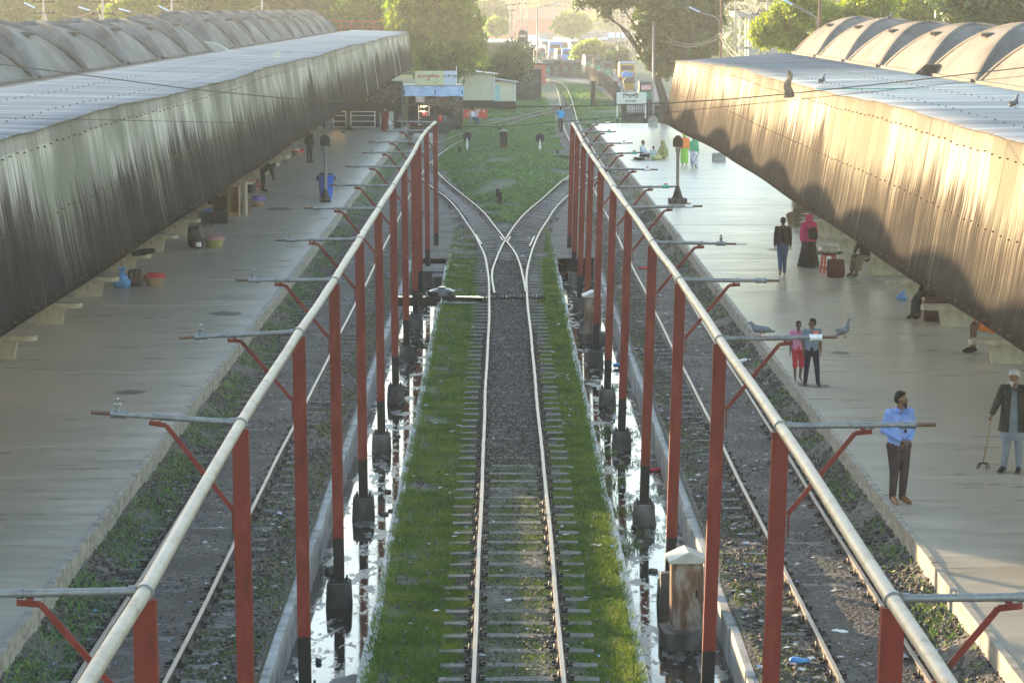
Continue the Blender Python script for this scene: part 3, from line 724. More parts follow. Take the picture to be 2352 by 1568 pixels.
        # diagonal ribs
        for sa in (-1, 1):
            for sb in (-1, 1):
                pts = []
                for i in range(13):
                    q = 1-i/12; hh = max(0, min(1, h(q*sa, q*sb)))
                    pts.append((s*(x0+hw+sa*q*hw), yc+sb*q*hl, 6.03+(apex-6.05)*hh+.0))
                dmb.tube(pts, .15 if s < 0 else .09, 8)
        o = dmb.build('roof_shell', dmat, t, auto=True, fixn=True)
        for sa, sb in ((-.5, 0), (0, -.5)):
            hh = h(sa, sb); vb = MB(); vb.lathe([(.28,-.06),(.30,.03),(.2,.05),(.05,.05)], 14, (s*(x0+hw+sa*hw), yc+sb*hl, 6.05+(apex-6.05)*hh)); vb.build('shell_vent', M_vent, o)
        fb = MB(); fb.bx(min(s*(x0-.12), s*(x0+.1)), max(s*(x0-.12), s*(x0+.1)), yc-hl+.1, yc+hl-.1, 6.03, 6.13)
        fb.build('shell_footing', dmat, o)
    for yc, ap, ln in domes: dome(yc, ap, ln)
    return t
Ls = [(y, 7.42+random.uniform(-.04,.04), 7.1) for y in (29.3, 36.6, 44, 51.3, 58.6, 66.3, 73.5, 81.4, 89.5)]+[(96.6, 7.48, 6.6)]
Ls += [(106.4, 7.62, 7.2), (115.3, 7.60, 7.0)]+[(122.6+7.4*i, 7.58+random.uniform(-.03,.03), 7.0) for i in range(10)]
Ls = [(a*1.05, b-.03, c*1.07) for a, b, c in Ls if a*1.05 < 186]
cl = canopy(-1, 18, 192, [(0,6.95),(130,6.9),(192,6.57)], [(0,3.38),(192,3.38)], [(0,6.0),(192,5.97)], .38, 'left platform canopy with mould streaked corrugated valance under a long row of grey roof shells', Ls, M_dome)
Rs = [(y, 7.42+.05*math.sin(y), 7.0) for y in (20.5, 27.8, 35.2, 42.6, 50.0, 57.8, 65.3, 73.0, 80.9, 88.7, 96.3)]
Rs = [(a*1.02-.4, b, c*1.03) for a, b, c in Rs]
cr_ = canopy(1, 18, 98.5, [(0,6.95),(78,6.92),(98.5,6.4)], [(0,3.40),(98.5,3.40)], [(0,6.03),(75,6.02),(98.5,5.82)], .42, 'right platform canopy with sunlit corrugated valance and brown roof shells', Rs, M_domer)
mb = MB(); mb.prism([(-14.3,6.05),(-14.3,6.5),(-12.6,6.5),(-11.9,6.42),(-11.2,6.05)], 105.6, 106.4, 'y'); mb.build('roof_kerb', M_curb, cl)
mb = MB(); mb.prism([(11.15,6.06),(11.5,6.36),(14.2,6.36),(14.2,6.06)], 68.6, 69.1, 'y'); mb.build('roof_kerb', M_concd, cr_)
M_green = mat('faded_green_strip', (.05,.30,.22), .5)
mb = MB()
for (u0, u1, v, Y) in ((0,0,0,0),):
    pass
for xx, yy, ln, s in ((9.3,101,2.2,-1),(8.2,128,3.0,-1),(8.0,150,2.5,-1),(9.0,57,3.8,1),(8.6,78,3.4,1)):
    mb.box((s*xx, yy, 6.085), (ln,.06,.02))
mb.build('roof_strip', M_green, cl)
# streaky pale strips running down the left valance near its far end
mb = MB()
for yy in (131, 141, 163, 170):
    xl = interp(yy, [(0,6.95),(130,6.9),(192,6.57)])
    mb.beam((-(xl-.07), yy, 3.38), (-(xl+.38-.07), yy, 5.95), .10, .02, up=(1,0,0))
mb.build('cover_strip', mat('pale_strip', (.42,.44,.42), .6), cl)
# unseen station wall added to block low sun, open bay cut for sun patches
M_blocker = mat('sun_blocker_wall', [(.30,.27,.20),(.42,.38,.28)], .8, 2)
t = thing('station_sun_blocker', 'unseen cream station wall added behind the left platform to block low sun', 'building', (-19.2,0,0))
mb = MB()
for a, b, z0, z1 in ((12,40.5,-.1,5.78),(40.5,50.3,-.1,5.78),(50.3,63.6,-.1,3.0),(63.6,250,-.1,5.78)):
    mb.bx(-.6+(.0 if z0 < 3 else .0), .3, a, b, z0, z1)
mb.build('wall', M_blocker, t)
mb = MB(); mb.bx(-9, -.65, 12, 250, -.1, 5.5); 
# ------------------------------------------------------------------ benches
M_bench = mat('cast_stone', [(.26,.22,.155),(.38,.33,.24),(.45,.40,.31)], .5, 4, bump=.08, bscale=30, rvar=.12)
def bench_mesh(s):
    sb = MB(); n = 10; r = .24; pl = []
    for i in range(n+1):
        a = PI/2+PI*i/n; pl.append((.16+.16*math.cos(a), r*math.sin(a)))
    pl += [(2.3,-r),(2.3,r)]
    pl = [(s*x, y) for x, y in pl]
    sb.prism(pl, .42, .53); seat = sb.mesh('seat', M_bench)
    pb = MB(); pb.prism([(s*.5,0),(s*2.1,0),(s*2.1,.42),(s*.42,.42)], -.11, .11, 'y'); ped = pb.mesh('pedestal', M_bench)
    return seat, ped
LETTERS = 'first second third fourth fifth sixth seventh eighth ninth tenth eleventh twelfth thirteenth fourteenth'.split()
for s, ys, side in ((1, [47.4,53.5,59.7,65.2,71.5,77.7,83.5], 'right'), (-1, [48.2,54.2,60.2,66.1,72.2,78.4,84.3,90.4,96.4,102.4,108.4,114.4,120.4,126.5], 'left')):
    seat, ped = bench_mesh(s)
    for i, y in enumerate(ys):
        t = thing('bench', 'cast stone bench under the %s canopy, %s one counted from the near end' % (side, LETTERS[i]), 'bench', (s*10.02, y, ZP), 0, 'stone benches along the %s platform' % side)
        for nm, me in (('seat', seat), ('pedestal', ped)):
            o = bpy.data.objects.new(nm, me); COL.objects.link(o); o.parent = t
for i, y in enumerate([53.5,59.7,65.2,71.5,77.7]):
    mb = MB(); mb.tube([(0,0,0),(0,0,5.4)], .055, 10); o = mb.build('downpipe', M_white, None, smooth=True, loc=(11.0, y+.45, ZP))
    props(o, 'white downpipe behind the stone benches on the right platform, %s from the near end' % LETTERS[i], 'pipe', 'white downpipes behind the right benches')
# ------------------------------------------------------------------ train watering pipelines
LY = [(9.8,-2.42),(16.6,-2.39),(23.5,-2.45),(30.2,-2.43),(36.0,-2.38),(42.4,-2.37),(48.8,-2.36),(55.1,-2.34),(61.6,-2.34),(68.0,-2.33),(73.2,-2.36),(79.8,-2.33),(85.5,-2.20)]
RY = [(9.6,2.60),(16.35,2.60),(23.3,2.62),(29.5,2.59),(36.0,2.58),(41.8,2.53),(49.1,2.50),(54.6,2.45),(60.9,2.43),(66.7,2.40),(72.0,2.38),(79.0,2.42),(84.5,2.42)]
ZT = 4.03; ZPED = -.36
M_brass = mat('valve_steel', [(.14,.145,.145),(.26,.265,.265)], .4, 12, metal=.4)
def pipeline(s, rows, label):
    t = thing('watering_pipeline', label, 'pipeline', (0,0,0)); rr = random.Random(5 if s > 0 else 6)
    pts = [(rows[0][1], 5.5, ZT)]+[(x, y, ZT) for y, x in rows]
    x, y, z = pts[-1]; pts[-1] = (x, y-.02, z)
    mb = MB(); fine = []
    for a, b in zip(pts[:-1], pts[1:]):
        for i in range(4):
            f = i/4; fine.append((a[0]+(b[0]-a[0])*f, a[1]+(b[1]-a[1])*f, ZT+.012*math.sin(3*a[1]+i)*(i > 0)))
    fine.append(pts[-1])
    mb.tube(fine, .052, 18); mp = mb.build('main_pipe', M_pipe, t, smooth=True)
    end = MB(); end.lathe([(.0,-.01),(.054,-.01),(.054,.03),(.0,.03)], 14); 
    for i, (y, x) in enumerate(rows):
        xb = x*.975 if s < 0 else x-.11          # foot stands slightly inside the head
        if s < 0: xb = x+.03
        # collar and tee
        c = MB(); c.tube([(x,y-.035,ZT),(x,y+.035,ZT)], .066, 16); c.tube([(x,y-.055,ZT),(x,y-.035,ZT)], .059, 16); c.tube([(x,y+.035,ZT),(x,y+.055,ZT)], .059, 16)
        c.build('pipe_collar', M_galv, mp, auto=True)
        # post: rolled steel channel, black foot
        def chan(mb, z0, z1, x0, x1):
            W, D, T = .155, .085, .009
            prof = [(-W/2,-D/2),(W/2,-D/2),(W/2,D/2),(W/2-T,D/2),(W/2-T,-D/2+T),(-W/2+T,-D/2+T),(-W/2+T,D/2),(-W/2,D/2)]
            n = len(prof); vs = [(px+x0, py, z0) for px, py in prof]+[(px+x1, py, z1) for px, py in prof]
            mb.add(vs, [(0,1,4,5),(1,2,3,4),(0,5,6,7)][::-1]); b = len(mb.v)-8
            mb.add(vs, [(i_, (i_+1)%n, n+(i_+1)%n, n+i_) for i_ in range(n)])
        zs = .28; xm = xb+(x-xb)*(zs-ZPED)/(ZT-.05-ZPED)
        p = MB(); chan(p, zs, ZT-.05, xm, x); p.bx(x-.075,x+.075,-.045,.045,ZT-.058,ZT-.048)
        if y > 8:
            pp = p.build('post', M_red, t, loc=(0, y, 0))
            f = MB(); chan(f, ZPED+.015, zs, xb, xm); f.build('post_foot', M_black, pp)
            bp = MB(); bp.bx(xb-.15, xb+.15, -.13, .13, ZPED, ZPED+.015)
            for sx in (-.11,.11): bp.lathe([(.016,0),(.016,.05),(.008,.06)], 8, (xb+sx, -.09, ZPED+.012)); bp.lathe([(.016,0),(.016,.05),(.008,.06)], 8, (xb+sx, .09, ZPED+.012))
            bp.build('base_plate', M_black, pp)
            d = MB(); hgt = rr.uniform(-.02,.02); lowz = -.78
            d.box((xb, y, (ZPED+lowz)/2), (.38, .38, ZPED-lowz), taper=.9)
            q = d.build('footing', M_concd, t, bevel=.02)
        # arm
        tilt = {(-1,2):.10,(-1,3):-.075,(-1,6):.02,(-1,8):.02,(1,9):.06,(1,1):.02,(1,2):.01}.get((s,i), rr.uniform(-.03,.03))
        ln = 1.42+rr.uniform(-.05,.04); e = lambda f: (x+s*ln*f, y, ZT+.01+tilt*f)
        if s > 0 and i == 11: ln = 1.2
        a = MB(); a.tube([e(.045), e(.60)], .029, 12); a.tube([e(.60), e(.80)], .024, 12); a.tube([e(.57), e(.60)], .036, 12); a.tube([e(.04), e(.075)], .04, 12)
        ar = a.build('branch_pipe', M_galv, t, auto=True)
        n_ = MB(); n_.tube([e(.82), e(1.0)], .019, 10); n_.build('nozzle', M_rust, ar, auto=True)
        kind = 'steel' if s < 0 else {4:'none', 3:'white', 2:'none', 9:'teal', 7:'teal', 5:'steel', 11:'teal', 1:'none'}.get(i, 'white')
        vm = {'steel': M_brass, 'white': M_plasw, 'teal': M_teal, 'none': M_brass}[kind]
        v = MB(); v.tube([e(.775), e(.86)], .034, 12); v.tube([e(.765), e(.785)], .040, 8); v.tube([e(.85), e(.87)], .040, 8)
        cx = e(.818)
        if kind == 'steel':
            v.lathe([(.032,0),(.028,.05),(.018,.055),(.018,.08),(.035,.085),(.035,.1),(.012,.105),(.012,.13),(.02,.135),(.02,.15)], 12, cx)
        elif kind != 'none':
            v.lathe([(.024,0),(.024,.045)], 12, cx)
        vv = v.build('valve', vm, ar, auto=True)
        if kind in ('white', 'teal'):
            h = MB(); h.box((cx[0], cx[1], cx[2]+.06), (.075,.03,.022)); h.lathe([(.018,.03),(.018,.055)], 10, cx); h.build('valve_handle', M_plasr, vv, bevel=.004)
        # bracket
        sx = x+s*.078; zb = ZT-.83; k = (x+s*.70, y, ZT-.065+tilt*.5); tip = (x+s*.86, y, ZT-.05+tilt*.6)
        b = MB(); up = (0,1,0)
        b.beam((sx, y, zb), k, .045, .012, up=up); b.beam((sx, y+.019, zb), (k[0],k[1]+.019,k[2]), .012, .045, up=up)
        b.beam(k, tip, .045, .012, up=up); b.beam((k[0],y+.019,k[2]), (tip[0],y+.019,tip[2]), .012, .045, up=up)
        b.bx(min(sx, sx+s*.012), max(sx, sx+s*.012), y-.03, y+.03, zb-.22, zb+.02)
        b.bx(x+s*.77-.02, x+s*.77+.02, y-.03, y+.03, ZT-.05+tilt*.5, ZT-.02+tilt*.5)
        b.build('bracket', M_red, t)
    return t
pipeline(-1, LY, 'left row of red posts carrying a pale watering pipe beside the left track')
pipeline(1, RY, 'right row of red posts carrying a pale watering pipe beside the right track')
# ------------------------------------------------------------------ gabled cabinets in the right drain
M_cab = mat('rusty_cabinet', [(.06,.025,.015),(.13,.06,.035),(.24,.19,.16),(.30,.26,.23)], .65, 2.6, (2.2,2.2,.7), stops=[.3,.46,.58,.7], bump=.15)
M_cabtop = mat('cabinet_roof', [(.30,.29,.28),(.45,.44,.42)], .5, 4)
def cabinet(u, v, label, h=1.0):
    p = G(u, v, -.74); t = thing('relay_cabinet', label, 'cabinet', p, R(4), 'gabled cabinets in the right drain')
    b = MB(); b.bx(-.34,.34,-.30,.30,-.02,.26); b.build('plinth', M_concd, t, bevel=.02)
    b = MB(); b.bx(-.205,.205,-.17,.17,.28,1.22); b.bx(-.23,.23,-.20,.20,.26,.30); o = b.build('case', M_cab, t, bevel=.008)
    d = MB(); d.bx(-.17,.17,-.178,-.168,.36,1.16); d.build('door', M_cab, o, bevel=.004)
    l = MB(); l.bx(.10,.13,-.195,-.178,.72,.82); l.build('handle', M_dark, o)
    r = MB(); r.prism([(-.27,1.20),(.27,1.20),(.27,1.24),(0,1.36),(-.27,1.24)], -.25, .25, 'y'); r.build('roof', M_cabtop, t, bevel=.006)
cabinet(1575, 1483, 'rusty metal cabinet with a gabled pale roof on a concrete plinth, the nearer one')
cabinet(1361, 786, 'rusty metal cabinet with a gabled pale roof farther up the right drain')
b = MB(); b.bx(-.12,.12,-.08,.08,0,.75); props(b.build('concrete_stub', M_concd, None, loc=G(1535,1432,-.74), bevel=.02), 'mossy concrete stub behind the nearer rusty cabinet', 'concrete post')
# ------------------------------------------------------------------ point machine over the left drain
t = thing('point_machine', 'black wet switch machine on long plates across the left drain', 'switch machine', (0, 69.3, 0))
b = MB(); b.box((-1.75,0,-.16),(2.5,.34,.22)); b.box((-1.1,-.75,-.2),(1.0,.3,.2)); b.build('support_plate', M_dark, t, bevel=.01)
M_gloss = mat('wet_black_steel', [(.012,.012,.013),(.03,.03,.03)], .12, 6)
b = MB(); b.box((-1.75,-.1,-.035),(2.4,.10,.03)); b.box((-1.75,.14,-.035),(2.4,.10,.03)); b.box((-.8,-.2,-.02),(.9,.16,.02),rot=(0,0,-.25)); b.build('channel_iron', M_gloss, t, bevel=.005)
b = MB(); b.lathe([(.30,0),(.36,.03),(.34,.14),(.22,.2),(.08,.22)], 8, (-1.62,.25,-.03), 1.1, .9); b.box((-1.62,.25,.2),(.2,.16,.04)); b.tube([(-1.62,-.05,.02),(-1.62,-.55,-.1),(-1.65,-1.2,-.2)], .03, 6); b.build('motor_housing', M_gloss, t, auto=True)
b = MB()
for dy in (-.18, .0, .16): b.tube([(-.55,dy,-.05),(1.25,dy,-.05)], .018, 6)
for xx in (-.42,-.2,.12,.22,.45,.62,.95,1.05): b.box((xx, -.02, -.04), (.10,.42,.06)); b.lathe([(.03,0),(.03,.06)], 8, (xx,-.18,-.02))
b.build('stretcher_rod', M_dark, t)
# ------------------------------------------------------------------ signals, stub posts
def signal_post(u, v, label, block):
    p = G(u, v, ZP); t = thing('signal_lamp_post', label, 'signal post', p, 0, 'shunting signals on the platforms')
    if block: b = MB(); b.bx(-.36,.36,-.28,.28,0,.2); b.build('plinth', M_concd, t, bevel=.02)
    z = .2 if block else .02
    b = MB(); b.bx(-.22,.22,-.2,.2,z,z+.04); b.lathe([(.20,z+.04),(.075,z+.45),(.07,z+.5)], 4, (0,0,0)); o = b.build('cast_base', M_dark, t, bevel=.004); 
    b = MB(); b.tube([(0,0,z+.45),(0,0,2.15)], .062, 16); b.build('pole', M_galv, t, auto=True)
    b = MB(); b.prism([(-.19,2.18),(.19,2.18),(.19,2.48),(.07,2.62),(-.07,2.62),(-.19,2.48)], -.04, .12, 'y'); b.box((0,.0,2.33),(.40,.02,.10)); o = b.build('signal_head', M_dark, t, bevel=.006)
    c = MB(); c.tube([(.09,.12,2.42),(.09,.24,2.42)], .06, 12); c.tube([(-.08,.12,2.28),(-.08,.24,2.28)], .06, 12); c.build('lens_hood', M_dark, o)
    c = MB(); c.bx(-.09,.09,-.03,.08,1.95,2.17); c.tube([(.04,-.06,1.95),(.05,-.07,1.84),(.04,-.06,1.78)], .012, 6); c.build('junction_box', M_brass, t, bevel=.006)
signal_post(748, 464, 'grey signal post with black head beside the blue bin on the left platform', False)
signal_post(1556, 467, 'grey signal post with black head on a concrete block on the right platform', True)
def disc_signal(u, v, label):
    t = thing('ground_signal', label, 'signal', G(u, v, -.1), 0, 'ground signals in the grass')
    b = MB(); b.tube([(0,0,0),(0,0,.75)], .05, 10); b.bx(-.08,.08,-.05,.05,.30,.42); b.build('post', M_white, t, auto=True)
    b = MB(); n = 8; b.prism([(.26*math.cos(PI/8+2*PI*i/n), .85+.26*math.sin(PI/8+2*PI*i/n)*1.05) for i in range(n)], -.02, .14, 'y'); b.build('disc', M_dark, t, bevel=.006)
disc_signal(1073, 349, 'black eight sided signal on a white post, left of the black pillar')
disc_signal(1240, 353, 'black eight sided signal on a white post, right of the black pillar')
t = thing('black_pillar', 'tall black cabinet pillar with a pale cap in the middle of the weeds', 'cabinet', G(1157,351,-.05)+Vector((0,0,.12)))
b = MB(); b.bx(-.21,.21,-.2,.2,0,1.04); b.build('body', M_dark, t, bevel=.01); b = MB(); b.prism([(-.27,1.04),(.27,1.04),(.25,1.08),(0,1.15),(-.25,1.08)], -.24, .24, 'y'); b.build('cap', M_curb, t)
for u, v, h, w_, lb in ((1143,463,.52,.15,'black stub post at the tip of the grass wedge, left one of the pair'),(1148.5,469,.5,.16,'black stub post at the tip of the grass wedge, right one of the pair'),(1056,353,.36,.14,'short black stub left of the ground signal'),(1148,303,.28,.14,'short black stub behind the tall black pillar'),(1258,304,.22,.12,'small black stub in the grass by the walking man'),(1280,358,.3,.14,'small black stub beside the right track in the weeds')):
    b = MB(); b.bx(-w_/2,w_/2,-w_/2,w_/2,-.1,h); b.bx(-w_*.3,w_*.3,-w_*.3,w_*.3,h,h+.025)
    props(b.build('stub_post', M_dark, None, loc=G(u, v, -.1), bevel=.008), lb, 'post', 'black stub posts in the grass')
b = MB(); b.tube([(-.6,0,0),(-.3,.1,.05),(0,0,.08),(.5,-.2,.06),(1.0,-.3,0)], .05, 6); b.box((-.1,0,.08),(.5,.4,.12)); b.box((.6,-.2,.04),(.9,.2,.06))
props(b.build('point_lever', M_dark, None, loc=G(1282,362,-.06)), 'dark lever frame lying by the right track near the weeds', 'lever')
ZG = Z0
def bucket(name, u, v, z, lb, m, h=.42, r=.22):
    b = MB(); b.lathe([(r*.8,0),(r,h),(r*1.06,h),(r*1.06,h+.02),(r*.9,h+.02),(r*.75,.03)], 14); props(b.build(name, m, None, auto=True, loc=G(u,v,z)), lb, 'bin')
# ------------------------------------------------------------------ people
SKIN = mat('skin_brown', [(.16,.08,.05),(.22,.115,.07)], .55, 20); SKIND = mat('skin_dark_brown', [(.10,.05,.032),(.15,.075,.048)], .55, 20)
HAIR = mat('black_hair', [(.005,.004,.004),(.014,.012,.010)], .7, 40, spec=.15); WHAIR = mat('white_hair', [(.45,.43,.40),(.62,.60,.57)], .7, 40)
def cloth(name, c, c2=None, sc=5, rough=.85, bump=.5): return mat(name, [c, c2 or tuple(min(1,q*1.5) for q in c)], rough, sc, bump=bump, bscale=14, bdist=.04, spec=.12)
def blob(name, prims, voxel, m, parent):
    mb = MB()
    for q in prims:
        if q[0] == 'c':
            _, p0, r0, p1, r1 = q; p0, p1 = Vector(p0), Vector(p1)
            mb.sph(p0, r0, 12, 8); mb.sph(p1, r1, 12, 8)
            if (p1-p0).length > 1e-3: mb.tube([p0, p1], [r0, r1], 12)
        else: mb.sph(q[1], q[2], 14, 10)
    me = mb.mesh(name, m); o = bpy.data.objects.new(name, me); COL.objects.link(o)
    r = o.modifiers.new('r','REMESH'); r.mode = 'VOXEL'; r.voxel_size = voxel; r.use_smooth_shade = True
    s = o.modifiers.new('s','SMOOTH'); s.factor = .5; s.iterations = 2
    dg = bpy.context.evaluated_depsgraph_get(); dg.update(); m2 = bpy.data.meshes.new_from_object(o.evaluated_get(dg)); bpy.data.objects.remove(o)
    m2.materials.clear(); m2.materials.append(m); o = bpy.data.objects.new(name, m2); COL.objects.link(o); o.parent = parent; return o
V3 = lambda *a: Vector(a)
def hand(pr, w, d, side, curl=.5, r=.0095, pn=None):
    """palm, four unequal bent fingers, thumb from the side of the palm"""
    d = Vector(d).normalized(); side = Vector(side); side = (side-d*side.dot(d)).normalized(); n = d.cross(side).normalized()
    if pn is not None and n.dot(Vector(pn)) < 0: n = -n
    pr.append(('c', w, .024, w+d*.03, .027))
    for k in (-1,0,1): pr.append(('c', w+d*.02+side*.013*k, .017, w+d*.082+side*.024*k, .014))
    for k, ln in ((-1.5,.062),(-.5,.075),(.5,.078),(1.5,.07)):
        b = w+d*.085+side*.0205*k; m = b+(d*math.cos(curl)+n*math.sin(curl))*ln*.5; e = m+(d*math.cos(curl*2.4)+n*math.sin(curl*2.4))*ln*.5
        pr.append(('c', b, r*1.1, m, r)); pr.append(('c', m, r, e, r*.85))
    b = w+d*.028+side*.03; m = b+(d*.6+side*.7+n*.3).normalized()*.04; e = m+(d*.9+side*.1+n*.5).normalized()*.032
    pr.append(('c', b, .014, m, .012)); pr.append(('c', m, .012, e, .0095))
BASE = dict(hl=(-.09,0,.90), hr=(.09,0,.90), kl=(-.10,-.01,.49), kr=(.10,-.01,.49), al=(-.10,.02,.08), ar=(.10,.02,.08), tl=(-.12,-.15,.03), tr=(.12,-.15,.03),
  sl=(-.185,0,1.41), sr=(.185,0,1.41), el=(-.225,.02,1.13), er=(.225,.02,1.13), wl=(-.235,-.06,.88), wr=(.235,-.06,.88), chest=(0,0,1.28), neck=(0,0,1.47), head=(0,-.015,1.615), pel=(0,0,.93))
def person(label, loc, rz=0, h=1.7, pose={}, face=(0,-1,0), top=None, bot=None, shoe=None, skin=None, hair=HAIR, sleeve='long', legs='long', fat=1.0, vox=.014, beard=None, cap=None, hands=((0,0,-1),(0,0,-1)), curl=(.5,.5), extra=None, topz=.90, hide_feet=False, vis=True):
    t = thing('person', label, 'person', loc, rz); t.scale = (h/1.72,)*3; skin = skin or SKIN
    J = {k: Vector(v) for k, v in BASE.items()}; J.update({k: Vector(v) for k, v in pose.items()})
    f = Vector(face).normalized(); sd = Vector((-f.y, f.x, 0)).normalized() if abs(f.z) < .95 else Vector((1,0,0)); up = Vector((0,0,1))
    hd = J['head']; p = []
    # head with brow, nose, chin, ears
    p.append(('s', hd+up*.022, (.074,.086,.098) if abs(f.y) > .6 else (.086,.074,.098)))
    p.append(('c', hd+f*.028-up*.035, .052, hd+f*.036-up*.075, .034)); p.append(('c', hd-f*.02, .066, hd-f*.01-up*.05, .055))
    p.append(('c', hd+f*.078+up*.012, .010, hd+f*.100-up*.022, .014)); p.append(('c', hd+f*.078-up*.052, .010, hd+f*.080-up*.050, .012))
    for s in (-1, 1):
        p.append(('s', hd+sd*s*.078-up*.006-f*.008, (.018,.018,.030))); p.append(('c', hd+f*.074+sd*s*.018+up*.030, .010, hd+f*.066+sd*s*.045+up*.030, .009))
    p.append(('c', J['neck']-up*.03, .060, hd-up*.06-f*.01, .050))
    for s, S, E, W, H_, K, AN, T in ((-1,'sl','el','wl','hl','kl','al','tl'),(1,'sr','er','wr','hr','kr','ar','tr')):
        p.append(('c', J[H_]*1.0, .095*fat, J['chest']+Vector((s*.075,0,.02)), .095*fat)); p.append(('c', J['chest']+Vector((s*.08,0,0)), .09*fat, J[S], .055))
        p.append(('c', J[S], .052, J[E], .040)); p.append(('c', J[E], .041, J[W], .026))
        i = 0 if s < 0 else 1; hand(p, J[W], hands[i], Vector((0,-1,0)) if abs(Vector(hands[i]).normalized().y) < .7 else Vector((s*-1,0,.3)), curl[i])
        p.append(('c', J[H_], .088*fat, J[K], .058)); p.append(('c', J[K], .057, J[AN], .036))
        p.append(('c', J[AN]-up*.02, .036, J[T]-up*.0, .026)); p.append(('c', J[AN]+(J[AN]-J[T]).normalized()*.03-up*.035, .030, J[T]+(J[T]-J[AN]).normalized()*.04, .022))
    blob('body', p, vox, skin, t)
    # eyes
    e = MB()
    for s in (-1, 1): e.sph(hd+f*.073+sd*s*.031+up*.014, .0105, 8, 6)
    e.build('eyes', HAIR, t)
    if hair is not None:
        q = [('s', hd+up*.055-f*.022, (.084,.090,.080)), ('s', hd-f*.045+up*.005, (.074,.072,.085)), ('c', hd+up*.088+f*.035-sd*.03, .030, hd+up*.088+f*.03+sd*.035, .032)]
        blob('hair', q, vox*.8, hair, t)
    if beard is not None: blob('beard', [('c', hd+f*.062-up*.072-sd*.025, .024, hd+f*.062-up*.072+sd*.025, .024), ('c', hd+f*.065-up*.075, .030, hd+f*.07-up*.13, .018)], .010, beard, t)
    if cap is not None: blob('cap', [('s', hd+up*.075-f*.005, (.086,.092,.062))], .012, cap, t)
    if top is not None:
        q = []
        lo = J['pel']+Vector((0,0,topz-.93))
        for s, S, E, W in ((-1,'sl','el','wl'),(1,'sr','er','wr')):
            q.append(('c', lo+Vector((s*.075,0,0)), .112*fat, J['chest']+Vector((s*.07,0,.0)), .113*fat)); q.append(('c', J['chest']+Vector((s*.08,0,.02)), .105*fat, J[S]-up*.01, .066))
            q.append(('c', J[S]-up*.03, .066, J['neck']-up*.02, .056))
            if sleeve: q.append(('c', J[S], .070, J[E] if sleeve != 'short' else J[S].lerp(J[E],.72), .056))
            if sleeve == 'long': q.append(('c', J[E], .055, J[E].lerp(J[W],.90), .040))
        o = blob('shirt', q, vox, top, t)
    if bot is not None:
        q = [('c', J['hl'], .112*fat, J['hr'], .112*fat), ('c', J['pel']+Vector((-.05,0,.03)), .108*fat, J['pel']+Vector((.05,0,.03)), .108*fat)]
        for H_, K, AN in (('hl','kl','al'),('hr','kr','ar')):
            q.append(('c', J[H_], .105*fat, J[K], .073))
            if legs == 'long': q.append(('c', J[K], .073, J[AN]+(J[K]-J[AN])*.02, .054))
            elif legs == 'short': q.append(('c', J[K], .078, J[K].lerp(J[AN],.12), .080))
        blob('trousers', q, vox, bot, t)
    if shoe is not None:
        for AN, T in (('al','tl'),('ar','tr')):
            d = (J[T]-J[AN]); d.normalize()
            blob('shoe', [('c', J[AN]-up*.035-d*.03, .040, J[T]+d*.02-up*.0, .034), ('c', J[AN]-up*.0, .044, J[T]-d*.04+up*.012, .036)], .010, shoe, t)
    if extra: extra(t, J)
    return t
def drape(name, t, rings, m, n=40, folds=9, amp=.02, seed=0, th=.008):
    """cloth hanging in folds: rings of (cx, cy, z, rx, ry)"""
    mb = MB(); rr = random.Random(seed); ph = rr.uniform(0,6); vs = []
    for i, (cx, cy, z, rx, ry) in enumerate(rings):
        f = i/(len(rings)-1)
        for j in range(n):
            a = 2*PI*j/n; k = 1+amp/max(rx,.05)*f*(math.sin(folds*a+ph+f)+.5*math.sin((folds+4)*a))
            vs.append((cx+rx*k*math.cos(a), cy+ry*k*math.sin(a), z))
    fs = [(i*n+j, i*n+(j+1)%n, (i+1)*n+(j+1)%n, (i+1)*n+j) for i in range(len(rings)-1) for j in range(n)]+[tuple(range(n))]
    mb.add(vs, fs); o = mb.build(name, m, t, smooth=True); return o
def at(u, v, z=ZP): return G(u, v, z)
C_blue = cloth('light_blue_shirt', (.17,.27,.62), (.26,.38,.74)); C_brown = cloth('dark_brown_trousers', (.045,.030,.032), (.075,.055,.055)); C_tan = mat('tan_leather', [(.16,.07,.03),(.24,.11,.05)], .4, 8)
C_black = cloth('black_cloth', (.010,.010,.012), (.03,.03,.034)); C_coat = cloth('charcoal_coat', (.022,.025,.022), (.05,.055,.05)); C_grayk = cloth('grey_blue_kurta', (.16,.18,.22), (.25,.28,.33)); C_jean = cloth('blue_jeans', (.035,.06,.13), (.07,.11,.20))
C_pink = cloth('pink_shirt', (.55,.18,.30), (.66,.27,.40)); C_redc = cloth('red_shorts', (.38,.03,.04)); C_gshirt = cloth('grey_blue_shirt', (.13,.17,.21), (.20,.25,.30)); C_navy = cloth('navy_trousers', (.012,.014,.03))
C_mag = cloth('magenta_scarf', (.42,.02,.10), (.60,.05,.17)); C_orange = cloth('orange_cloth', (.75,.16,.03), (.85,.28,.08)); C_lime = cloth('lime_green_cloth', (.20,.45,.06), (.35,.55,.12)); C_green = cloth('green_shawl', (.06,.30,.15), (.10,.40,.22)); C_white = cloth('white_cloth', (.45,.48,.55), (.6,.62,.68)); C_olive = cloth('olive_shawl', (.24,.23,.08), (.36,.34,.14)); C_aqua = cloth('pale_grey_green_shirt', (.36,.42,.42), (.48,.54,.53)); C_turq = cloth('bright_blue_shirt', (.02,.28,.60), (.04,.38,.72)); C_maroon = cloth('maroon_cloth', (.10,.015,.012), (.18,.03,.02)); C_leo = mat('spotted_white_cloth', [(.08,.06,.09),(.6,.58,.62),(.65,.62,.68)], .85, 14, kind='voronoi')
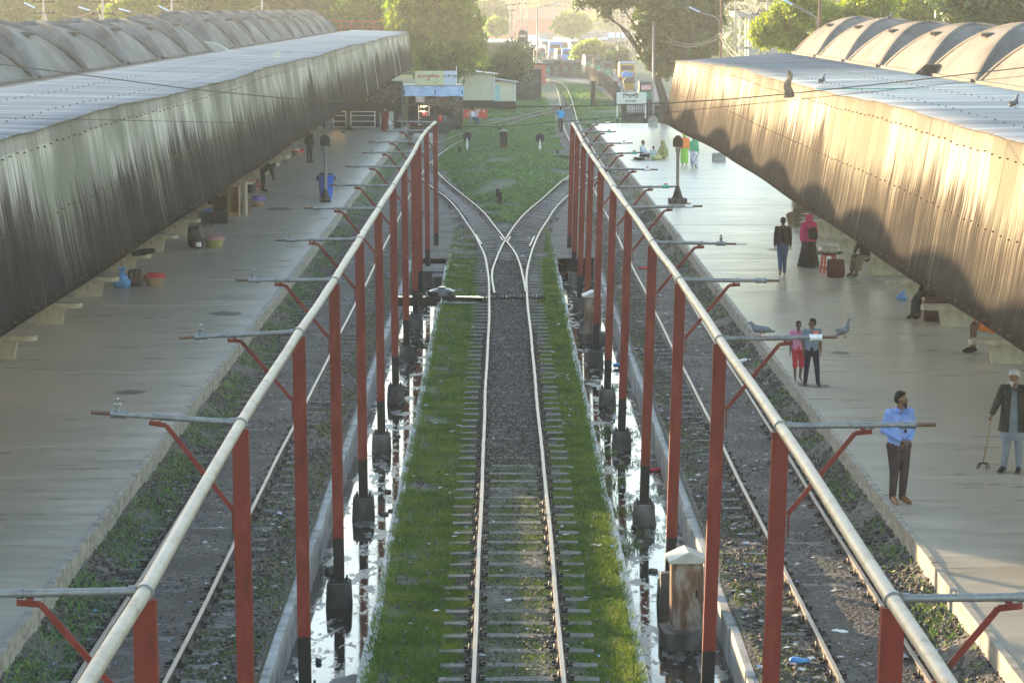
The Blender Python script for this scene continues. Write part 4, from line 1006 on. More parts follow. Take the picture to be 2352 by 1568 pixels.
C_brownp = mat('patterned_brown_cloth', [(.07,.05,.03),(.14,.10,.06),(.20,.15,.09)], .85, 12, bump=.4)
# 1 man in the light blue shirt
def ex(t, J):
    b = MB(); 
    for z in (1.20,1.135):
        b.sph((.035,-.128,z), (.026,.010,.028), 10, 6)
    b.tube([(.035,-.132,1.25),(.035,-.135,1.10)], .005, 5); b.build('sunglasses', HAIR, t)
    b = MB(); b.lathe([(.165,.885),(.168,.925)], 24, (0,0,0), 1, .72); b.build('belt', C_tan, t)
    b = MB(); b.box((.055,-.100,1.435),(.09,.012,.05),rot=(.5,.1,-.5)); b.box((-.055,-.100,1.435),(.09,.012,.05),rot=(.5,-.1,.5)); b.build('collar', C_blue, t, bevel=.004)
person('man in a light blue shirt with sunglasses on his chest, looking aside with hands folded', at(2062,1154), R(22), 1.72,
  dict(el=(-.26,.03,1.14), er=(.25,.02,1.14), wl=(-.07,-.21,1.00), wr=(.06,-.21,.99), kl=(-.085,-.02,.49), kr=(.085,-.03,.49), al=(-.085,.02,.09), ar=(.075,.0,.09), tl=(-.11,-.15,.035), tr=(.10,-.17,.035), head=(.01,-.03,1.615)), face=(.72,-.69,-.05),
  top=C_blue, bot=C_brown, shoe=C_tan, vox=.009, beard=HAIR, hands=((.9,-.2,-.2),(-.9,-.2,-.2)), curl=(.7,.7), fat=1.08, extra=ex)
# 2 old man with a cane
def ex(t, J):
    drape('kurta', t, [(0,0,1.36,.10,.09),(0,0,1.2,.165,.125),(0,0,.95,.175,.13),(0,0,.7,.205,.15),(0,0,.56,.235,.165)], C_grayk, folds=8, amp=.014)
    mb = MB(); n = 30; rings = [(1.41,.185,.12),(1.25,.215,.145),(1.0,.225,.16),(.78,.25,.18),(.70,.262,.19)]; vs = []
    for z, rx, ry in rings:
        for j in range(n+1):
            a = -PI/2+.45*(1.25 if z < 1.2 else 1)*.6+(2*PI-.9*(1.25 if z < 1.2 else 1)*.6)*j/n; k = 1+.05*math.sin(7*a)*(1.4-z); vs.append((rx*k*math.cos(a), ry*k*math.sin(a), z))
    w_ = n+1; mb.add(vs, [(i*w_+j, i*w_+j+1, (i+1)*w_+j+1, (i+1)*w_+j) for i in range(4) for j in range(n)])
    o = mb.build('coat', C_coat, t, smooth=True); s = o.modifiers.new('s','SOLIDIFY'); s.thickness = .018
    q = []
    for S, E, W in (('sl','el','wl'),('sr','er','wr')): q += [('c',J[S],.078,J[E],.066),('c',J[E],.066,J[E].lerp(J[W],.88),.052),('c',J[S],.072,J['neck']-Vector((0,0,.03)),.055)]
    blob('coat_sleeves', q, .012, C_coat, t)
OM = at(2326,1083)
person('old man with a white beard in a dark open coat, leaning on a cane', OM, R(-14), 1.68,
  dict(el=(-.29,-.02,1.16), wl=(-.36,-.16,.99), er=(.245,.03,1.12), wr=(.24,-.10,.90), kl=(-.11,-.03,.49), al=(-.15,-.02,.08), tl=(-.21,-.16,.03), kr=(.09,0,.49), ar=(.10,-.04,.08), tr=(.08,-.2,.03), head=(-.02,-.04,1.61)), face=(-.45,-.88,-.12),
  top=C_grayk, bot=C_grayk, shoe=C_black, vox=.009, beard=WHAIR, hair=WHAIR, cap=C_white, sleeve=None, hands=((-.15,-.5,-.8),(0,-.2,-1)), curl=(1.15,.5), extra=ex)
t = thing('walking_cane', 'wooden four footed walking cane held by the old man', 'cane', at(2258,1076))
hp = Vector((.12,.0,.92)); b = MB(); b.tube([(0,0,.09), hp], .014, 8); b.tube([hp+Vector((-.06,-.02,.0)), hp+Vector((0,0,.015)), hp+Vector((.06,.03,.0))], .016, 8); b.build('shaft', M_wood, t, smooth=True)
b = MB()
for a in (0.3, 1.9, 3.5, 5.1): b.tube([(0,0,.095),(.09*math.cos(a),.09*math.sin(a),.085),(.115*math.cos(a),.115*math.sin(a),.0)], .012, 6)
b.build('foot_base', M_dark, t)
person('person in dark clothes beside the old man, cut off by the picture edge', at(2392,1060), 0, 1.68, {}, top=C_black, bot=C_black, shoe=C_black, skin=SKIND, fat=1.15)
# 3-4 boys
person('small boy in a pink shirt and red shorts walking beside the taller boy', at(1832,874), R(4), 1.22, dict(al=(-.09,-.06,.09), tl=(-.1,-.22,.04), ar=(.09,.12,.1), tr=(.1,-.02,.03), kl=(-.09,-.06,.49), wl=(-.23,-.04,.86), head=(0,-.03,1.60)), face=(0,-.92,-.38), top=C_pink, bot=C_redc, shoe=None, skin=SKIND, sleeve='short', legs='short', vox=.013, fat=.98)
person('boy in a grey blue shirt and dark trousers looking sideways as he walks', at(1863,884), R(-6), 1.34, dict(al=(-.15,0,.09), tl=(-.17,-.16,.03), ar=(.17,-.14,.09), tr=(.21,-.28,.04), kl=(-.12,-.02,.49), kr=(.14,-.10,.50), el=(-.24,.0,1.13), wl=(-.2,-.06,.9)), face=(-.9,-.42,0), top=C_gshirt, bot=C_navy, shoe=C_black, skin=SKIND, sleeve='short', vox=.013)
b = MB(); b.bx(.02,.11,-.15,-.135,1.17,1.27)
# 5 young man walking away
def ex(t, J): blob('backpack', [('c',(-.07,.16,1.3),.095,(-.07,.17,1.06),.10),('c',(.07,.16,1.3),.095,(.07,.17,1.06),.10)], .014, C_black, t)
person('young man in black with a backpack walking away down the right platform', at(1797,632), PI-R(5), 1.63, dict(al=(-.06,.02,.10), tl=(-.06,-.13,.05), ar=(.07,.22,.16), tr=(.08,.12,.05), kr=(.08,.05,.50), kl=(-.06,-.05,.5)), face=(0,-1,0), top=C_black, bot=C_jean, shoe=C_tan, skin=SKIND, vox=.013, extra=lambda t, J: blob('backpack', [('c',(-.07,.15,1.3),.095,(-.07,.16,1.06),.10),('c',(.07,.15,1.3),.095,(.07,.16,1.06),.10)], .014, C_black, t))
# 6 woman in a magenta headscarf
def ex(t, J):
    drape('skirt', t, [(0,0,1.02,.15,.13),(0,0,.9,.20,.17),(0,0,.5,.27,.21),(0,0,.03,.37,.28)], C_black, folds=9, amp=.02, seed=3)
    drape('headscarf', t, [(0,.0,1.74,.05,.05),(0,.0,1.71,.09,.10),(0,.01,1.62,.115,.12),(0,.0,1.5,.13,.13),(0,0,1.40,.235,.17),(0,0,1.2,.29,.20),(0,.02,1.0,.29,.20),(.02,.02,.86,.25,.18)], C_mag, folds=7, amp=.02, seed=4)
    blob('bag', [('c',(-.14,.24,1.24),.09,(-.16,.26,1.02),.10),('c',(-.02,.24,1.22),.08,(-.03,.26,1.02),.09)], .014, C_black, t)
person('woman in a magenta headscarf and long black skirt with a dark shoulder bag', at(1857,614), PI, 1.55, dict(), top=C_mag, bot=None, skin=SKIND, extra=ex)
# seated helpers
def seated(dz=.46, kx=.10, fy=-.48):
    z = dz+.10
    return dict(pel=(0,0,z), hl=(-.09,0,z), hr=(.09,0,z), kl=(-kx,-.42,z+.02), kr=(kx,-.42,z+.02), al=(-kx,fy,.09), ar=(kx,fy,.09), tl=(-kx-.02,fy-.16,.03), tr=(kx+.02,fy-.16,.03),
      chest=(0,-.02,z+.36), neck=(0,-.05,z+.55), head=(0,-.08,z+.70), sl=(-.185,-.02,z+.49), sr=(.185,-.02,z+.49), el=(-.24,-.15,z+.24), er=(.24,-.15,z+.24), wl=(-.12,-.36,z+.14), wr=(.12,-.36,z+.14))
def ex(t, J): drape('lungi', t, [(.0,-.05,.60,.19,.2),(0,-.2,.56,.21,.30),(0,-.36,.45,.20,.22),(0,-.45,.18,.19,.15)], C_brownp, folds=6, amp=.02)
person('person in a patterned brown wrap sitting on a bench under the right canopy', Vector((10.35,71.3,ZP)), R(-50), 1.6, seated(), top=C_black, bot=C_brownp, skin=SKIND, shoe=C_black, extra=ex)
person('person in jeans seated under the right canopy edge with only the legs showing', Vector((11.45,72.4,ZP)), R(-62), 1.65, seated(), top=C_black, bot=C_jean, skin=SKIND, shoe=C_black)
person('barefoot person in dark clothes seated beside the one in jeans', Vector((12.05,72.7,ZP)), R(-62), 1.6, seated(), top=C_black, bot=C_black, skin=SKIND)
person('person in a long dark coat seated by the brown suitcase', Vector((10.62,61.6,ZP)), R(-55), 1.7, seated(.40,.10,-.55), top=C_coat, bot=C_coat, skin=SKIND, shoe=C_black, extra=lambda t, J: drape('coat', t, [(0,0,.72,.22,.2),(0,-.2,.60,.23,.33),(0,-.38,.45,.21,.26),(0,-.45,.12,.20,.2)], C_coat, folds=5, amp=.02))
person('seated person with orange clothes, one bare foot hanging from the bench near the right edge', Vector((10.85,55.3,ZP)), R(-80), 1.7, seated(.46,.08,-.42), top=C_orange, bot=None, skin=SKIND, shoe=C_black, extra=lambda t, J: blob('shorts', [('c',J['hl'],.11,J['kl'].lerp(J['hl'],.3),.085),('c',J['hr'],.11,J['kr'].lerp(J['hr'],.3),.085),('c',J['hl'],.11,J['hr'],.11)], .014, C_orange, t))
person('person in dark clothes seated behind the woven baskets on the right platform', Vector((10.75,88.4,ZP)), R(-65), 1.6, seated(), top=C_black, bot=C_black, skin=SKIND)
# trio sitting on the right platform
def floor(dz=.02, kx=.26):
    z = .14
    return dict(pel=(0,0,z), hl=(-.1,0,z), hr=(.1,0,z), kl=(-kx,-.30,.16), kr=(kx,-.30,.16), al=(.08,-.36,.07), ar=(-.08,-.40,.07), tl=(.2,-.38,.04), tr=(-.2,-.42,.04), chest=(0,-.02,z+.36), neck=(0,-.05,z+.55), head=(0,-.08,z+.70), sl=(-.185,-.02,z+.49), sr=(.185,-.02,z+.49), el=(-.25,-.14,z+.24), er=(.25,-.14,z+.24), wl=(-.14,-.34,z+.14), wr=(.14,-.34,z+.14))
person('person in white with dark hair sitting on the right platform floor, left of the trio', at(1474,364), R(70), 1.62, floor(), top=C_white, bot=C_black, skin=SKIN)
person('child in a pale shirt sitting with its back turned in the middle of the trio', at(1500,367), R(160), 1.2, floor(), top=C_aqua, bot=C_lime, skin=SKIND, sleeve='short')
person('woman wrapped in an olive shawl sitting at the right of the trio', at(1524,364), R(-60), 1.62, floor(), top=C_olive, bot=C_olive, skin=SKIN, hair=None, extra=lambda t, J: (drape('shawl', t, [(0,-.05,.98,.04,.04),(0,-.05,.95,.09,.095),(0,-.04,.85,.11,.11),(0,-.02,.72,.15,.13),(0,0,.5,.27,.22),(0,0,.08,.30,.26)], C_olive, folds=6, amp=.02)))
for (u, v, lb, rzz, c1, c2, c3, hh) in ((1572,380,'woman in orange and lime green with a green headscarf standing right of the signal post',PI+.1,C_lime,C_orange,C_lime,1.55),(1594,386,'woman with a green shawl and spotted white skirt bending beside the woman in orange',R(150),C_green,C_green,C_leo,1.5)):
    def ex(t, J, c1=c1, c2=c2, c3=c3):
        drape('skirt', t, [(0,0,1.0,.15,.13),(0,0,.8,.20,.17),(0,0,.45,.21,.18),(0,0,.12,.20,.17)], c3, folds=9, amp=.012, seed=3)
        drape('shawl', t, [(0,.0,1.45,.10,.09),(0,0,1.40,.21,.15),(0,0,1.2,.25,.18),(0,.02,.95,.22,.18)], c2, folds=7, amp=.015, seed=4)
        drape('headscarf', t, [(0,.0,1.745,.03,.03),(0,.0,1.72,.08,.09),(0,.01,1.62,.105,.11),(0,.0,1.5,.10,.10)], c1, folds=7, amp=.01, seed=4)
    person(lb, at(u, v), rzz, hh, dict(), top=c2, bot=None, skin=SKIND, extra=ex)
person('man in a bright blue shirt walking away between the far rails', G(1288,304,-.12), PI+R(12), 1.62, dict(al=(-.08,-.12,.09), tl=(-.1,-.28,.04), ar=(.10,.25,.2), tr=(.1,.16,.08), kr=(.1,.06,.5), er=(.25,-.1,1.2), wr=(.12,-.16,1.4)), top=C_turq, bot=C_brown, shoe=C_black, skin=SKIND, sleeve='short')
# left platform and the stall
person('man in dark clothes standing under the far left canopy edge near the red basket', at(711,374), R(40), 1.65, {}, top=C_black, bot=C_coat, shoe=C_black, skin=SKIND)
person('person in black bending forward behind the red plastic stool', at(604,440), R(110), 1.6, dict(chest=(0,-.28,1.12), neck=(0,-.44,1.15), head=(0,-.56,1.10), sl=(-.18,-.36,1.12), sr=(.18,-.36,1.12), el=(-.2,-.42,.85), er=(.2,-.42,.85), wl=(-.15,-.5,.62), wr=(.15,-.5,.62)), face=(0,-.7,-.7), top=C_black, bot=C_black, shoe=C_black, skin=SKIND)
person('dark haired vendor seated behind the black crates on the left platform', at(487,498), R(40), 1.5, seated(.3), top=C_black, bot=C_black, skin=SKIND)
person('woman in maroon with a yellow scarf carrying a white bag at the left platform end', at(884,303), R(10), 1.58, {}, top=C_maroon, bot=None, skin=SKIND, extra=lambda t, J: (drape('skirt', t, [(0,0,1.0,.16,.14),(0,0,.7,.24,.2),(0,0,.1,.27,.22)], C_maroon, folds=8, amp=.015), drape('scarf', t, [(0,0,1.47,.09,.09),(0,0,1.40,.17,.13)], C_olive, folds=5, amp=.01), blob('white_bag', [('c',(.30,-.05,.75),.05,(.30,-.05,.5),.11)], .014, C_white, t)))
person('man in a dark shirt standing beside the red and white board at the stall', G(1059,287,ZG), R(70), 1.68, {}, top=C_gshirt, bot=C_coat, shoe=C_black, skin=SKIND)
person('man in a white shirt and jeans sitting on the blue stool at the stall', G(1084,290,ZG), R(60), 1.65, seated(.42), top=C_white, bot=C_jean, shoe=C_black, skin=SKIND)
# ------------------------------------------------------------------ birds
def bird(label, loc, rz, m, s=1.0, cat='pigeon', name='pigeon', up=0):
    t = thing(name, label, cat, loc, rz); t.scale = (s,)*3
    if up: pr = [('c',(0,.0,.11),.058,(0,-.035,.17),.042),('c',(0,-.035,.17),.040,(0,-.045,.235),.026),('s',(0,-.055,.262),(.024,.030,.026)),('c',(0,.03,.09),.05,(0,.12,.03),.022)]
    else: pr = [('c',(0,.04,.095),.055,(0,-.06,.115),.058),('c',(0,-.07,.13),.045,(0,-.12,.18),.028),('s',(0,-.135,.20),(.024,.030,.026)),('c',(0,.06,.095),.045,(0,.20,.075),.016)]
    blob('body', pr, .008, m, t); hd = (0,-.055,.262) if up else (0,-.135,.20)
    b = MB(); b.tube([(0,hd[1]-.025,hd[2]),(0,hd[1]-.052,hd[2]-.008)], [.007,.002], 6); b.build('beak', M_dark, t)
    for sx in (-1,1):
        w_ = MB(); y0 = .02; w_.sph((sx*.048,.05 if not up else .03,.105), (.014,.105,.040), 10, 7); w_.build('wing', mat('pigeon_wing', [(.07,.075,.085),(.17,.18,.20)], .7, 14), t, smooth=True)
        b = MB(); b.tube([(sx*.022,0,.06),(sx*.022,-.005,0)], .006, 5); b.tube([(sx*.022,-.03,.003),(sx*.022,.015,.003)], .005, 5); b.build('leg', mat('pigeon_leg', (.35,.07,.06), .6), t)
    return t
M_pig = mat('pigeon_grey', [(.09,.10,.12),(.17,.18,.21)], .6, 9); M_bw = mat('white_feathers', (.65,.62,.55), .7)
p_ = A(1746,785,29.5); bird('grey pigeon standing sideways on the third right branch pipe', Vector((p_.x, 29.5, ZT+.04)), R(-90), M_pig, .82)
p_ = A(1939,797,29.5); bird('grey pigeon perched upright on the nozzle of the third right branch pipe', Vector((p_.x+.0, 29.5, ZT+.03)), R(75), M_pig, .8, up=1)
for u, v, Y, lb in ((1884,192,60,'pigeon sitting on the edge of the right roof sheets'),(2336,216,46,'brown bird on the right roof sheets at the right picture edge'),(1497,94,96,'bird sitting on top of a far right roof shell')):
    if Y == 96: q = Vector((13.6, 88.7, 7.46))
    else: q = A(u, v, Y); q.z = 6.10; q.x = {60:7.62,46:9.35}[Y]
    bird(lb, q, R(60), M_pig, .85, up=1)
t = thing('flying_bird', 'white bird flying low over the left roof sheets', 'bird', A(633,133,92))
blob('body', [('c',(0,0,0),.05,(.12,0,.03),.03)], .01, M_bw, t)
for s in (-1,1): b = MB(); b.add([(0,-.02,.02),(.10,0,.02),(.16,s*.10,.24),(.02,s*.10,.2)], [(0,1,2,3)]); o = b.build('wing', M_bw, t); m_ = o.modifiers.new('s','SOLIDIFY'); m_.thickness = .01
# rag on the cable
t = A(1812,178,40)
b = MB(); b.grid(lambda a, c: ((a-.5)*(.05+.11*c)+.02*math.sin(9*c), .02*math.sin(7*a+3*c), .10-.42*c), 8, 10); o = b.build('rag', mat('brown_rag', [(.14,.10,.07),(.30,.24,.18)], .9, 9), None, loc=t); m_ = o.modifiers.new('s','SOLIDIFY'); m_.thickness = .012
props(o, 'brown rag snagged on the thick cable before the sunlit valance', 'rag')
# ------------------------------------------------------------------ goods on the platforms
def sack(label, u, v, prims, m, name='bag', cat='bag', z=ZP, vox=.018, rz=0):
    t = thing(name, label, cat, at(u, v, z), rz); blob('bag_body', prims, vox, m, t); return t
M_bluebag = mat('blue_plastic_bag', [(.02,.14,.42),(.10,.32,.62)], .3, 9, bump=.6, bscale=20); M_blackbag = mat('black_plastic_bag', [(.010,.010,.012),(.03,.03,.033)], .35, 9, bump=.5, bscale=20)
sack('tied blue plastic bag standing on the left platform', 280, 662, [('c',(-.1,0,.14),.14,(.1,0,.14),.15),('c',(0,0,.25),.17,(0,0,.36),.06),('c',(0,0,.38),.045,(.02,0,.44),.05),('c',(-.06,0,.52),.05,(.08,0,.53),.06)], M_bluebag)
sack('black patterned carry bag between the blue bag and the red basket', 312, 658, [('c',(-.12,0,.12),.11,(-.12,0,.40),.09),('c',(.12,0,.12),.11,(.12,0,.40),.09),('c',(0,0,.12),.11,(0,0,.40),.10)], M_blackbag)
def basket(label, u, v, m, m2, r=.3, h=.22, dome=.22, group=None):
    t = thing('basket', label, 'basket', at(u, v), 0, group)
    b = MB(); b.lathe([(r*.7,0),(r*.92,h*.6),(r,h),(r*1.04,h),(r*1.04,h+.02),(r*.9,h+.01)], 20); b.build('bowl', m, t, auto=True)
    blob('cloth_cover', [('s',(0,0,h+.02),(r*1.02,r*.95,dome*.6)),('s',(r*.35,0,h+dome*.15),(r*.8,r*.6,dome*.55)),('s',(-r*.3,.02,h+dome*.3),(r*.5,r*.4,dome*.4))], .02, m2, t); return t
M_cane_ = mat('cane_basket', [(.22,.14,.07),(.34,.23,.13)], .8, 22)
basket('cane basket covered with a dark red cloth beside the black bag', 354, 656, M_cane_, C_redc, .28)
basket('pink covered basket beside the black bin bags', 492, 568, mat('yellow_green_basket', (.28,.27,.10), .7), cloth('dusty_pink_cloth', (.38,.20,.20)), .31, .24, .2)
basket('basket bundled in purple cloth beside the pallet', 591, 474, M_cane_, cloth('purple_cloth', (.16,.10,.28)), .30, .2, .32)
basket('basket under a bright red cloth at the far left canopy edge', 683, 358, M_cane_, C_redc, .3, .2, .28)
t = thing('bin', 'tall black sacks and bin standing beside the pink covered basket', 'bin', at(448,568)); blob('sack', [('c',(-.1,0,.14),.14,(.1,0,.14),.14),('c',(-.1,0,.3),.14,(-.1,0,.55),.13),('c',(.1,0,.3),.14,(.1,0,.58),.12),('c',(0,0,.2),.15,(0,0,.5),.14)], .02, M_blackbag, t)
bucket('bucket', 457, 570, ZP, 'black bucket with a white and yellow label in front of the black sacks', M_blackbag, .28, .15)
b = MB(); q = at(457,570); b.grid(lambda a, c: (.155*math.sin((a-.5)*1.3), -.155*math.cos((a-.5)*1.3), .06+.14*c), 8, 1); b.build('label', M_plasw, bpy.data.objects[[o.name for o in bpy.data.objects if o.name.startswith('bucket')][-1]])
def crate(name, label, u, v, w_, d, h, m, z=0, slats=True, rz=0):
    t = thing(name, label, 'crate', at(u, v)+Vector((0,0,z)), rz); b = MB(); b.bx(-w_/2,w_/2,-d/2,d/2,0,.02)
    for k in range(5): zz = .02+h*k/5; b.bx(-w_/2,w_/2,-d/2,-d/2+.012,zz,zz+h*.13); b.bx(-w_/2,w_/2,d/2-.012,d/2,zz,zz+h*.13); b.bx(-w_/2,-w_/2+.012,-d/2+.012,d/2-.012,zz,zz+h*.13); b.bx(w_/2-.012,w_/2,-d/2+.012,d/2-.012,zz,zz+h*.13)
    for sx in (-1,1):
        for sy in (-1,1): b.box((sx*(w_/2-.008),sy*(d/2-.008),h/2),(.03,.03,h))
    b.bx(-w_/2-.01,w_/2+.01,-d/2-.01,-d/2+.006,h-.03,h); b.bx(-w_/2-.01,w_/2+.01,d/2-.006,d/2+.01,h-.03,h)
    b.build('crate_body', m, t); return t
M_crate = mat('black_crate', [(.012,.013,.012),(.03,.032,.03)], .5, 8); M_crateg = mat('grey_crate', [(.07,.075,.075),(.12,.125,.125)], .6, 5)
tc_ = crate('crate', 'grey crate with blue plastic on top, left of the black crate', 475, 512, .5, .35, .40, M_crateg); blob('blue_wrap', [('c',(-.15,0,.42),.05,(.15,0,.43),.07),('c',(.12,0,.45),.06,(.18,0,.52),.04)], .016, M_bluebag, tc_)
crate('crate', 'black slatted crate with a pale rim in front of the plywood box', 506, 513, .55, .4, .42, M_crate)
b = MB(); b.box((0,0,.24),(.52,.06,.46),rot=(.25,0,0)); b.prism([(-.26,.0),(.26,.0),(.26,.48),(-.26,.44)], .1, .13, 'y'); props(b.build('black_board', M_crate, None, loc=at(506,513)+Vector((0,.12,.44))), 'black slanted lid standing on the black crate', 'lid')
t = thing('plywood_box', 'open pale plywood box under the left canopy edge behind the crates', 'box', at(528,496))
b = MB(); b.bx(-.35,.38,.0,.04,0,1.05); b.bx(.35,.39,-.5,.0,0,1.15); b.bx(-.02,.02,-.45,0,0,1.0); b.bx(-.35,.35,-.45,-.42,0,.18); b.build('panel', M_wood, t); b = MB(); b.bx(-.35,.35,-.0,.0+.001,0,1) if False else b.bx(.52,.60,.1,.5,0,1.25); b.build('post', mat('cream_timber', (.42,.36,.28), .7), t)
t = thing('pallet', 'small wooden pallet leaning against the plywood box', 'pallet', at(562,492), R(-20))
for k in range(7): b = MB(); b.box((0,-.05*k*0,.07+.088*k),(.44,.02,.05)); o = b.build('slat', M_wood, t); o.rotation_euler = (R(-22),0,0)
b = MB(); b.box((-.19,.035,.33),(.05,.05,.64)); b.box((.19,.035,.33),(.05,.05,.64)); o = b.build('rail', M_woodd, t); o.rotation_euler = (R(-22),0,0)
bucket('pot', 577, 442, ZP, 'black pot standing between the plywood box and the red stool', M_blackbag, .38, .2)
def stool(label, u, v, m, h=.46):
    t = thing('plastic_stool', label, 'stool', at(u, v), R(8)); b = MB(); b.bx(-.16,.16,-.16,.16,h-.035,h); b.build('seat', m, t, bevel=.01)
    for sx in (-1,1):
        for sy in (-1,1): b = MB(); b.beam((sx*.19,sy*.19,0),(sx*.14,sy*.14,h-.03),.06,.03); b.build('leg', m, t)
    b = MB(); b.beam((-.175,-.175,.15),(.175,-.175,.15),.02,.05); b.beam((-.175,.175,.15),(.175,.175,.15),.02,.05); b.build('brace', m, t); return t
stool('red plastic stool on the left platform in front of the bending person', 585, 438, M_plasr)
stool('red plastic stool carrying a tray of snacks on the right platform', 1903, 628, M_plasr, .55)
t = thing('snack_tray', 'round tray heaped with bagged snacks on the red stool', 'tray', at(1903,628)+Vector((0,0,.55))); b = MB(); b.lathe([(.1,0),(.36,.02),(.40,.05),(.39,.055),(.3,.03)], 24); b.build('tray', M_dark, t, smooth=True)
blob('snack_bag', [('s',(-.02,0,.12),(.27,.22,.13)),('c',(-.2,0,.17),.07,(-.08,0,.24),.06),('s',(.12,0,.12),(.2,.18,.11))], .02, mat('clear_bag_snacks', [(.30,.21,.10),(.5,.42,.3),(.6,.6,.6)], .3, 7), t)
t = thing('basket', 'dark red woven bag standing beside the red stool with snacks', 'bag', at(1919,637)); b = MB(); b.lathe([(.20,0),(.24,.1),(.22,.5),(.2,.5),(.19,.1)], 14, (0,0,0), 1.1, .8); b.build('woven_bag', cloth('dark_red_weave', (.06,.018,.016), (.11,.04,.03), 20), t, auto=True)
for u, v, w_, h, lb in ((1843,519,.62,.72,'tall woven crate by the first hidden bench on the right platform'),):
    crate('woven_crate', lb, u, v, w_, .4, h, mat('woven_brown', [(.10,.075,.05),(.20,.16,.11)], .85, 20))
basket('rough jute basket left of the tall woven crate', 1822, 515, M_cane_, cloth('jute', (.20,.15,.10)), .26, .3, .2)
sack('crumpled blue plastic bag at the foot of a right bench', 2072, 690, [('c',(-.08,0,.08),.08,(.08,0,.07),.07),('c',(0,0,.14),.07,(.06,0,.26),.05)], M_bluebag)
t = thing('suitcase', 'brown suitcase standing beside the coated person on the right platform', 'suitcase', at(2152,738), R(6)); b = MB(); b.bx(-.36,.36,-.14,.14,.02,.60); b.build('case', mat('brown_leather', [(.06,.022,.015),(.11,.045,.03)], .5, 6), t, bevel=.04); b = MB(); b.tube([(-.1,0,.6),(-.08,0,.66),(.08,0,.66),(.1,0,.6)], .015, 6); b.build('handle', M_dark, t)
sack('black bundle lying on a left bench', 333, 588, [('c',(-.15,0,.1),.10,(.25,0,.16),.07),('c',(-.3,0,.06),.08,(0,0,.12),.1)], M_blackbag, z=ZP+.53)
t = thing('litter_bin', 'tall blue litter bin lined with black plastic behind the left signal post', 'bin', at(748,457)+Vector((0,.3,0)))
b = MB(); b.lathe([(.25,0),(.32,.9),(.33,.92),(.31,.92)], 18); b.build('drum', mat('blue_bin', [(.01,.08,.42),(.02,.13,.55)], .4, 4), t, auto=True); blob('liner', [('c',(-.2,0,.93),.09,(.2,0,.93),.09),('c',(0,-.25,.93),.09,(0,.25,.93),.09),('c',(-.34,0,.85),.05,(-.34,0,.72),.04),('c',(.34,0,.85),.05,(.36,0,.75),.04)], .02, M_blackbag, t)
for i, (u, v, lb) in enumerate(((478,520,'pair of dark sandals beside the black crates'),(655,372,'pair of dark sandals near the red covered basket'))):
    b = MB()
    for dx in (-.09,.09): b.prism([(dx+.045*math.cos(a), .13*math.sin(a)) for a in [2*PI*k/12 for k in range(12)]], 0, .03)
    b.tube([(-.12,0,.03),(-.09,-.03,.07),(-.06,0,.03)], .012, 5); b.tube([(.06,0,.03),(.09,-.03,.07),(.12,0,.03)], .012, 5)
    props(b.build('sandals', M_dark, None, loc=at(u,v)), lb, 'sandals')
t = thing('floor_mat', 'small mat with a cooking tray beside the sitting trio', 'mat', at(1482,368)); b = MB(); b.bx(-.7,.5,-.5,.4,.001,.01); b.build('sheet', cloth('mat_cloth', (.2,.17,.14)), t); b = MB(); b.lathe([(.1,.02),(.28,.05),(.3,.16),(.28,.16)], 16, (-.3,-.2,0)); b.build('tray', M_dark, t, auto=True)
sack('white and yellow bundle in the lap of the sitting trio', 1511, 368, [('c',(-.1,0,.12),.12,(.12,0,.12),.10),('c',(0,0,.2),.08,(.05,0,.27),.04)], mat('pale_bundle', [(.45,.45,.48),(.5,.42,.08),(.6,.6,.62)], .6, 4))
b = MB(); b.bx(-.33,.33,-.2,.2,0,.42); props(b.build('concrete_plinth', M_conc, None, loc=at(1651,371), bevel=.02), 'grey concrete block under the far right valance', 'block')
b = MB(); b.tube([(0,0,0),(0,0,3.0)], .05, 8); props(b.build('canopy_prop', M_white, None, loc=at(1690,300), smooth=True), 'thin pale prop under the far corner of the right canopy', 'post')
# ------------------------------------------------------------------ litter
M_lit = mat('litter_scraps', [(.20,.19,.18),(.5,.5,.5),(.16,.12,.08),(.4,.4,.38),(.28,.22,.15),(.06,.22,.45),(.5,.5,.52)], .6, 5, kind='voronoi')
n = 2200; V = np.zeros((n,4,3)); rr = random.Random(77)
for i in range(n):
    k = rr.random()
    if k < .44: x, y = rr.uniform(3.2,5.9), yd(26,120)
    elif k < .60: x, y = -rr.uniform(3.1,5.9), yd(26,120)
    elif k < .70: x, y = rr.uniform(-1.6,1.7), yd(27,90)
    elif k < .82: x, y = rr.uniform(-3,3), rr.uniform(95,165)
    else: x, y = rr.gauss(7.3,.9), rr.uniform(172,192)
    z = -.10 if y < 95 else (-.05+mound(x,y) if y < 165 and x < 3.5 else -.06)
    s = rr.uniform(.012,.045)*(1.3 if y > 90 else 1)*(1.4 if rr.random() < .06 else 1); a = rr.uniform(0,2*PI); c_, s_ = math.cos(a), math.sin(a); asp = rr.uniform(.5,1.4)
    for q, (dx, dy) in enumerate(((-1,-1),(1,-1),(1,1),(-1,1))): V[i,q] = (x+(dx*c_-dy*asp*s_)*s, y+(dx*s_+dy*asp*c_)*s, z+rr.uniform(0,.03))
props(soup('litter', V.reshape(-1,3), 4, M_lit), kind='stuff')
def scrap(label, u, v, z, m, r=.12, h=.05, name='plastic_bag', cat='litter'):
    rr = random.Random(int(u)); t = G(u, v, z)
    pr = [('s',(rr.uniform(-r,r)*.6,rr.uniform(-r,r)*.4,h*.5),(r*rr.uniform(.4,.8),r*rr.uniform(.3,.6),h*rr.uniform(.5,1))) for _ in range(5)]
    o = blob(name, pr, .014, m, None); o.location = t; props(o, label, cat)
M_clear = mat('milky_plastic', [(.35,.36,.38),(.6,.6,.62)], .3, 9, bump=.5, bscale=25)
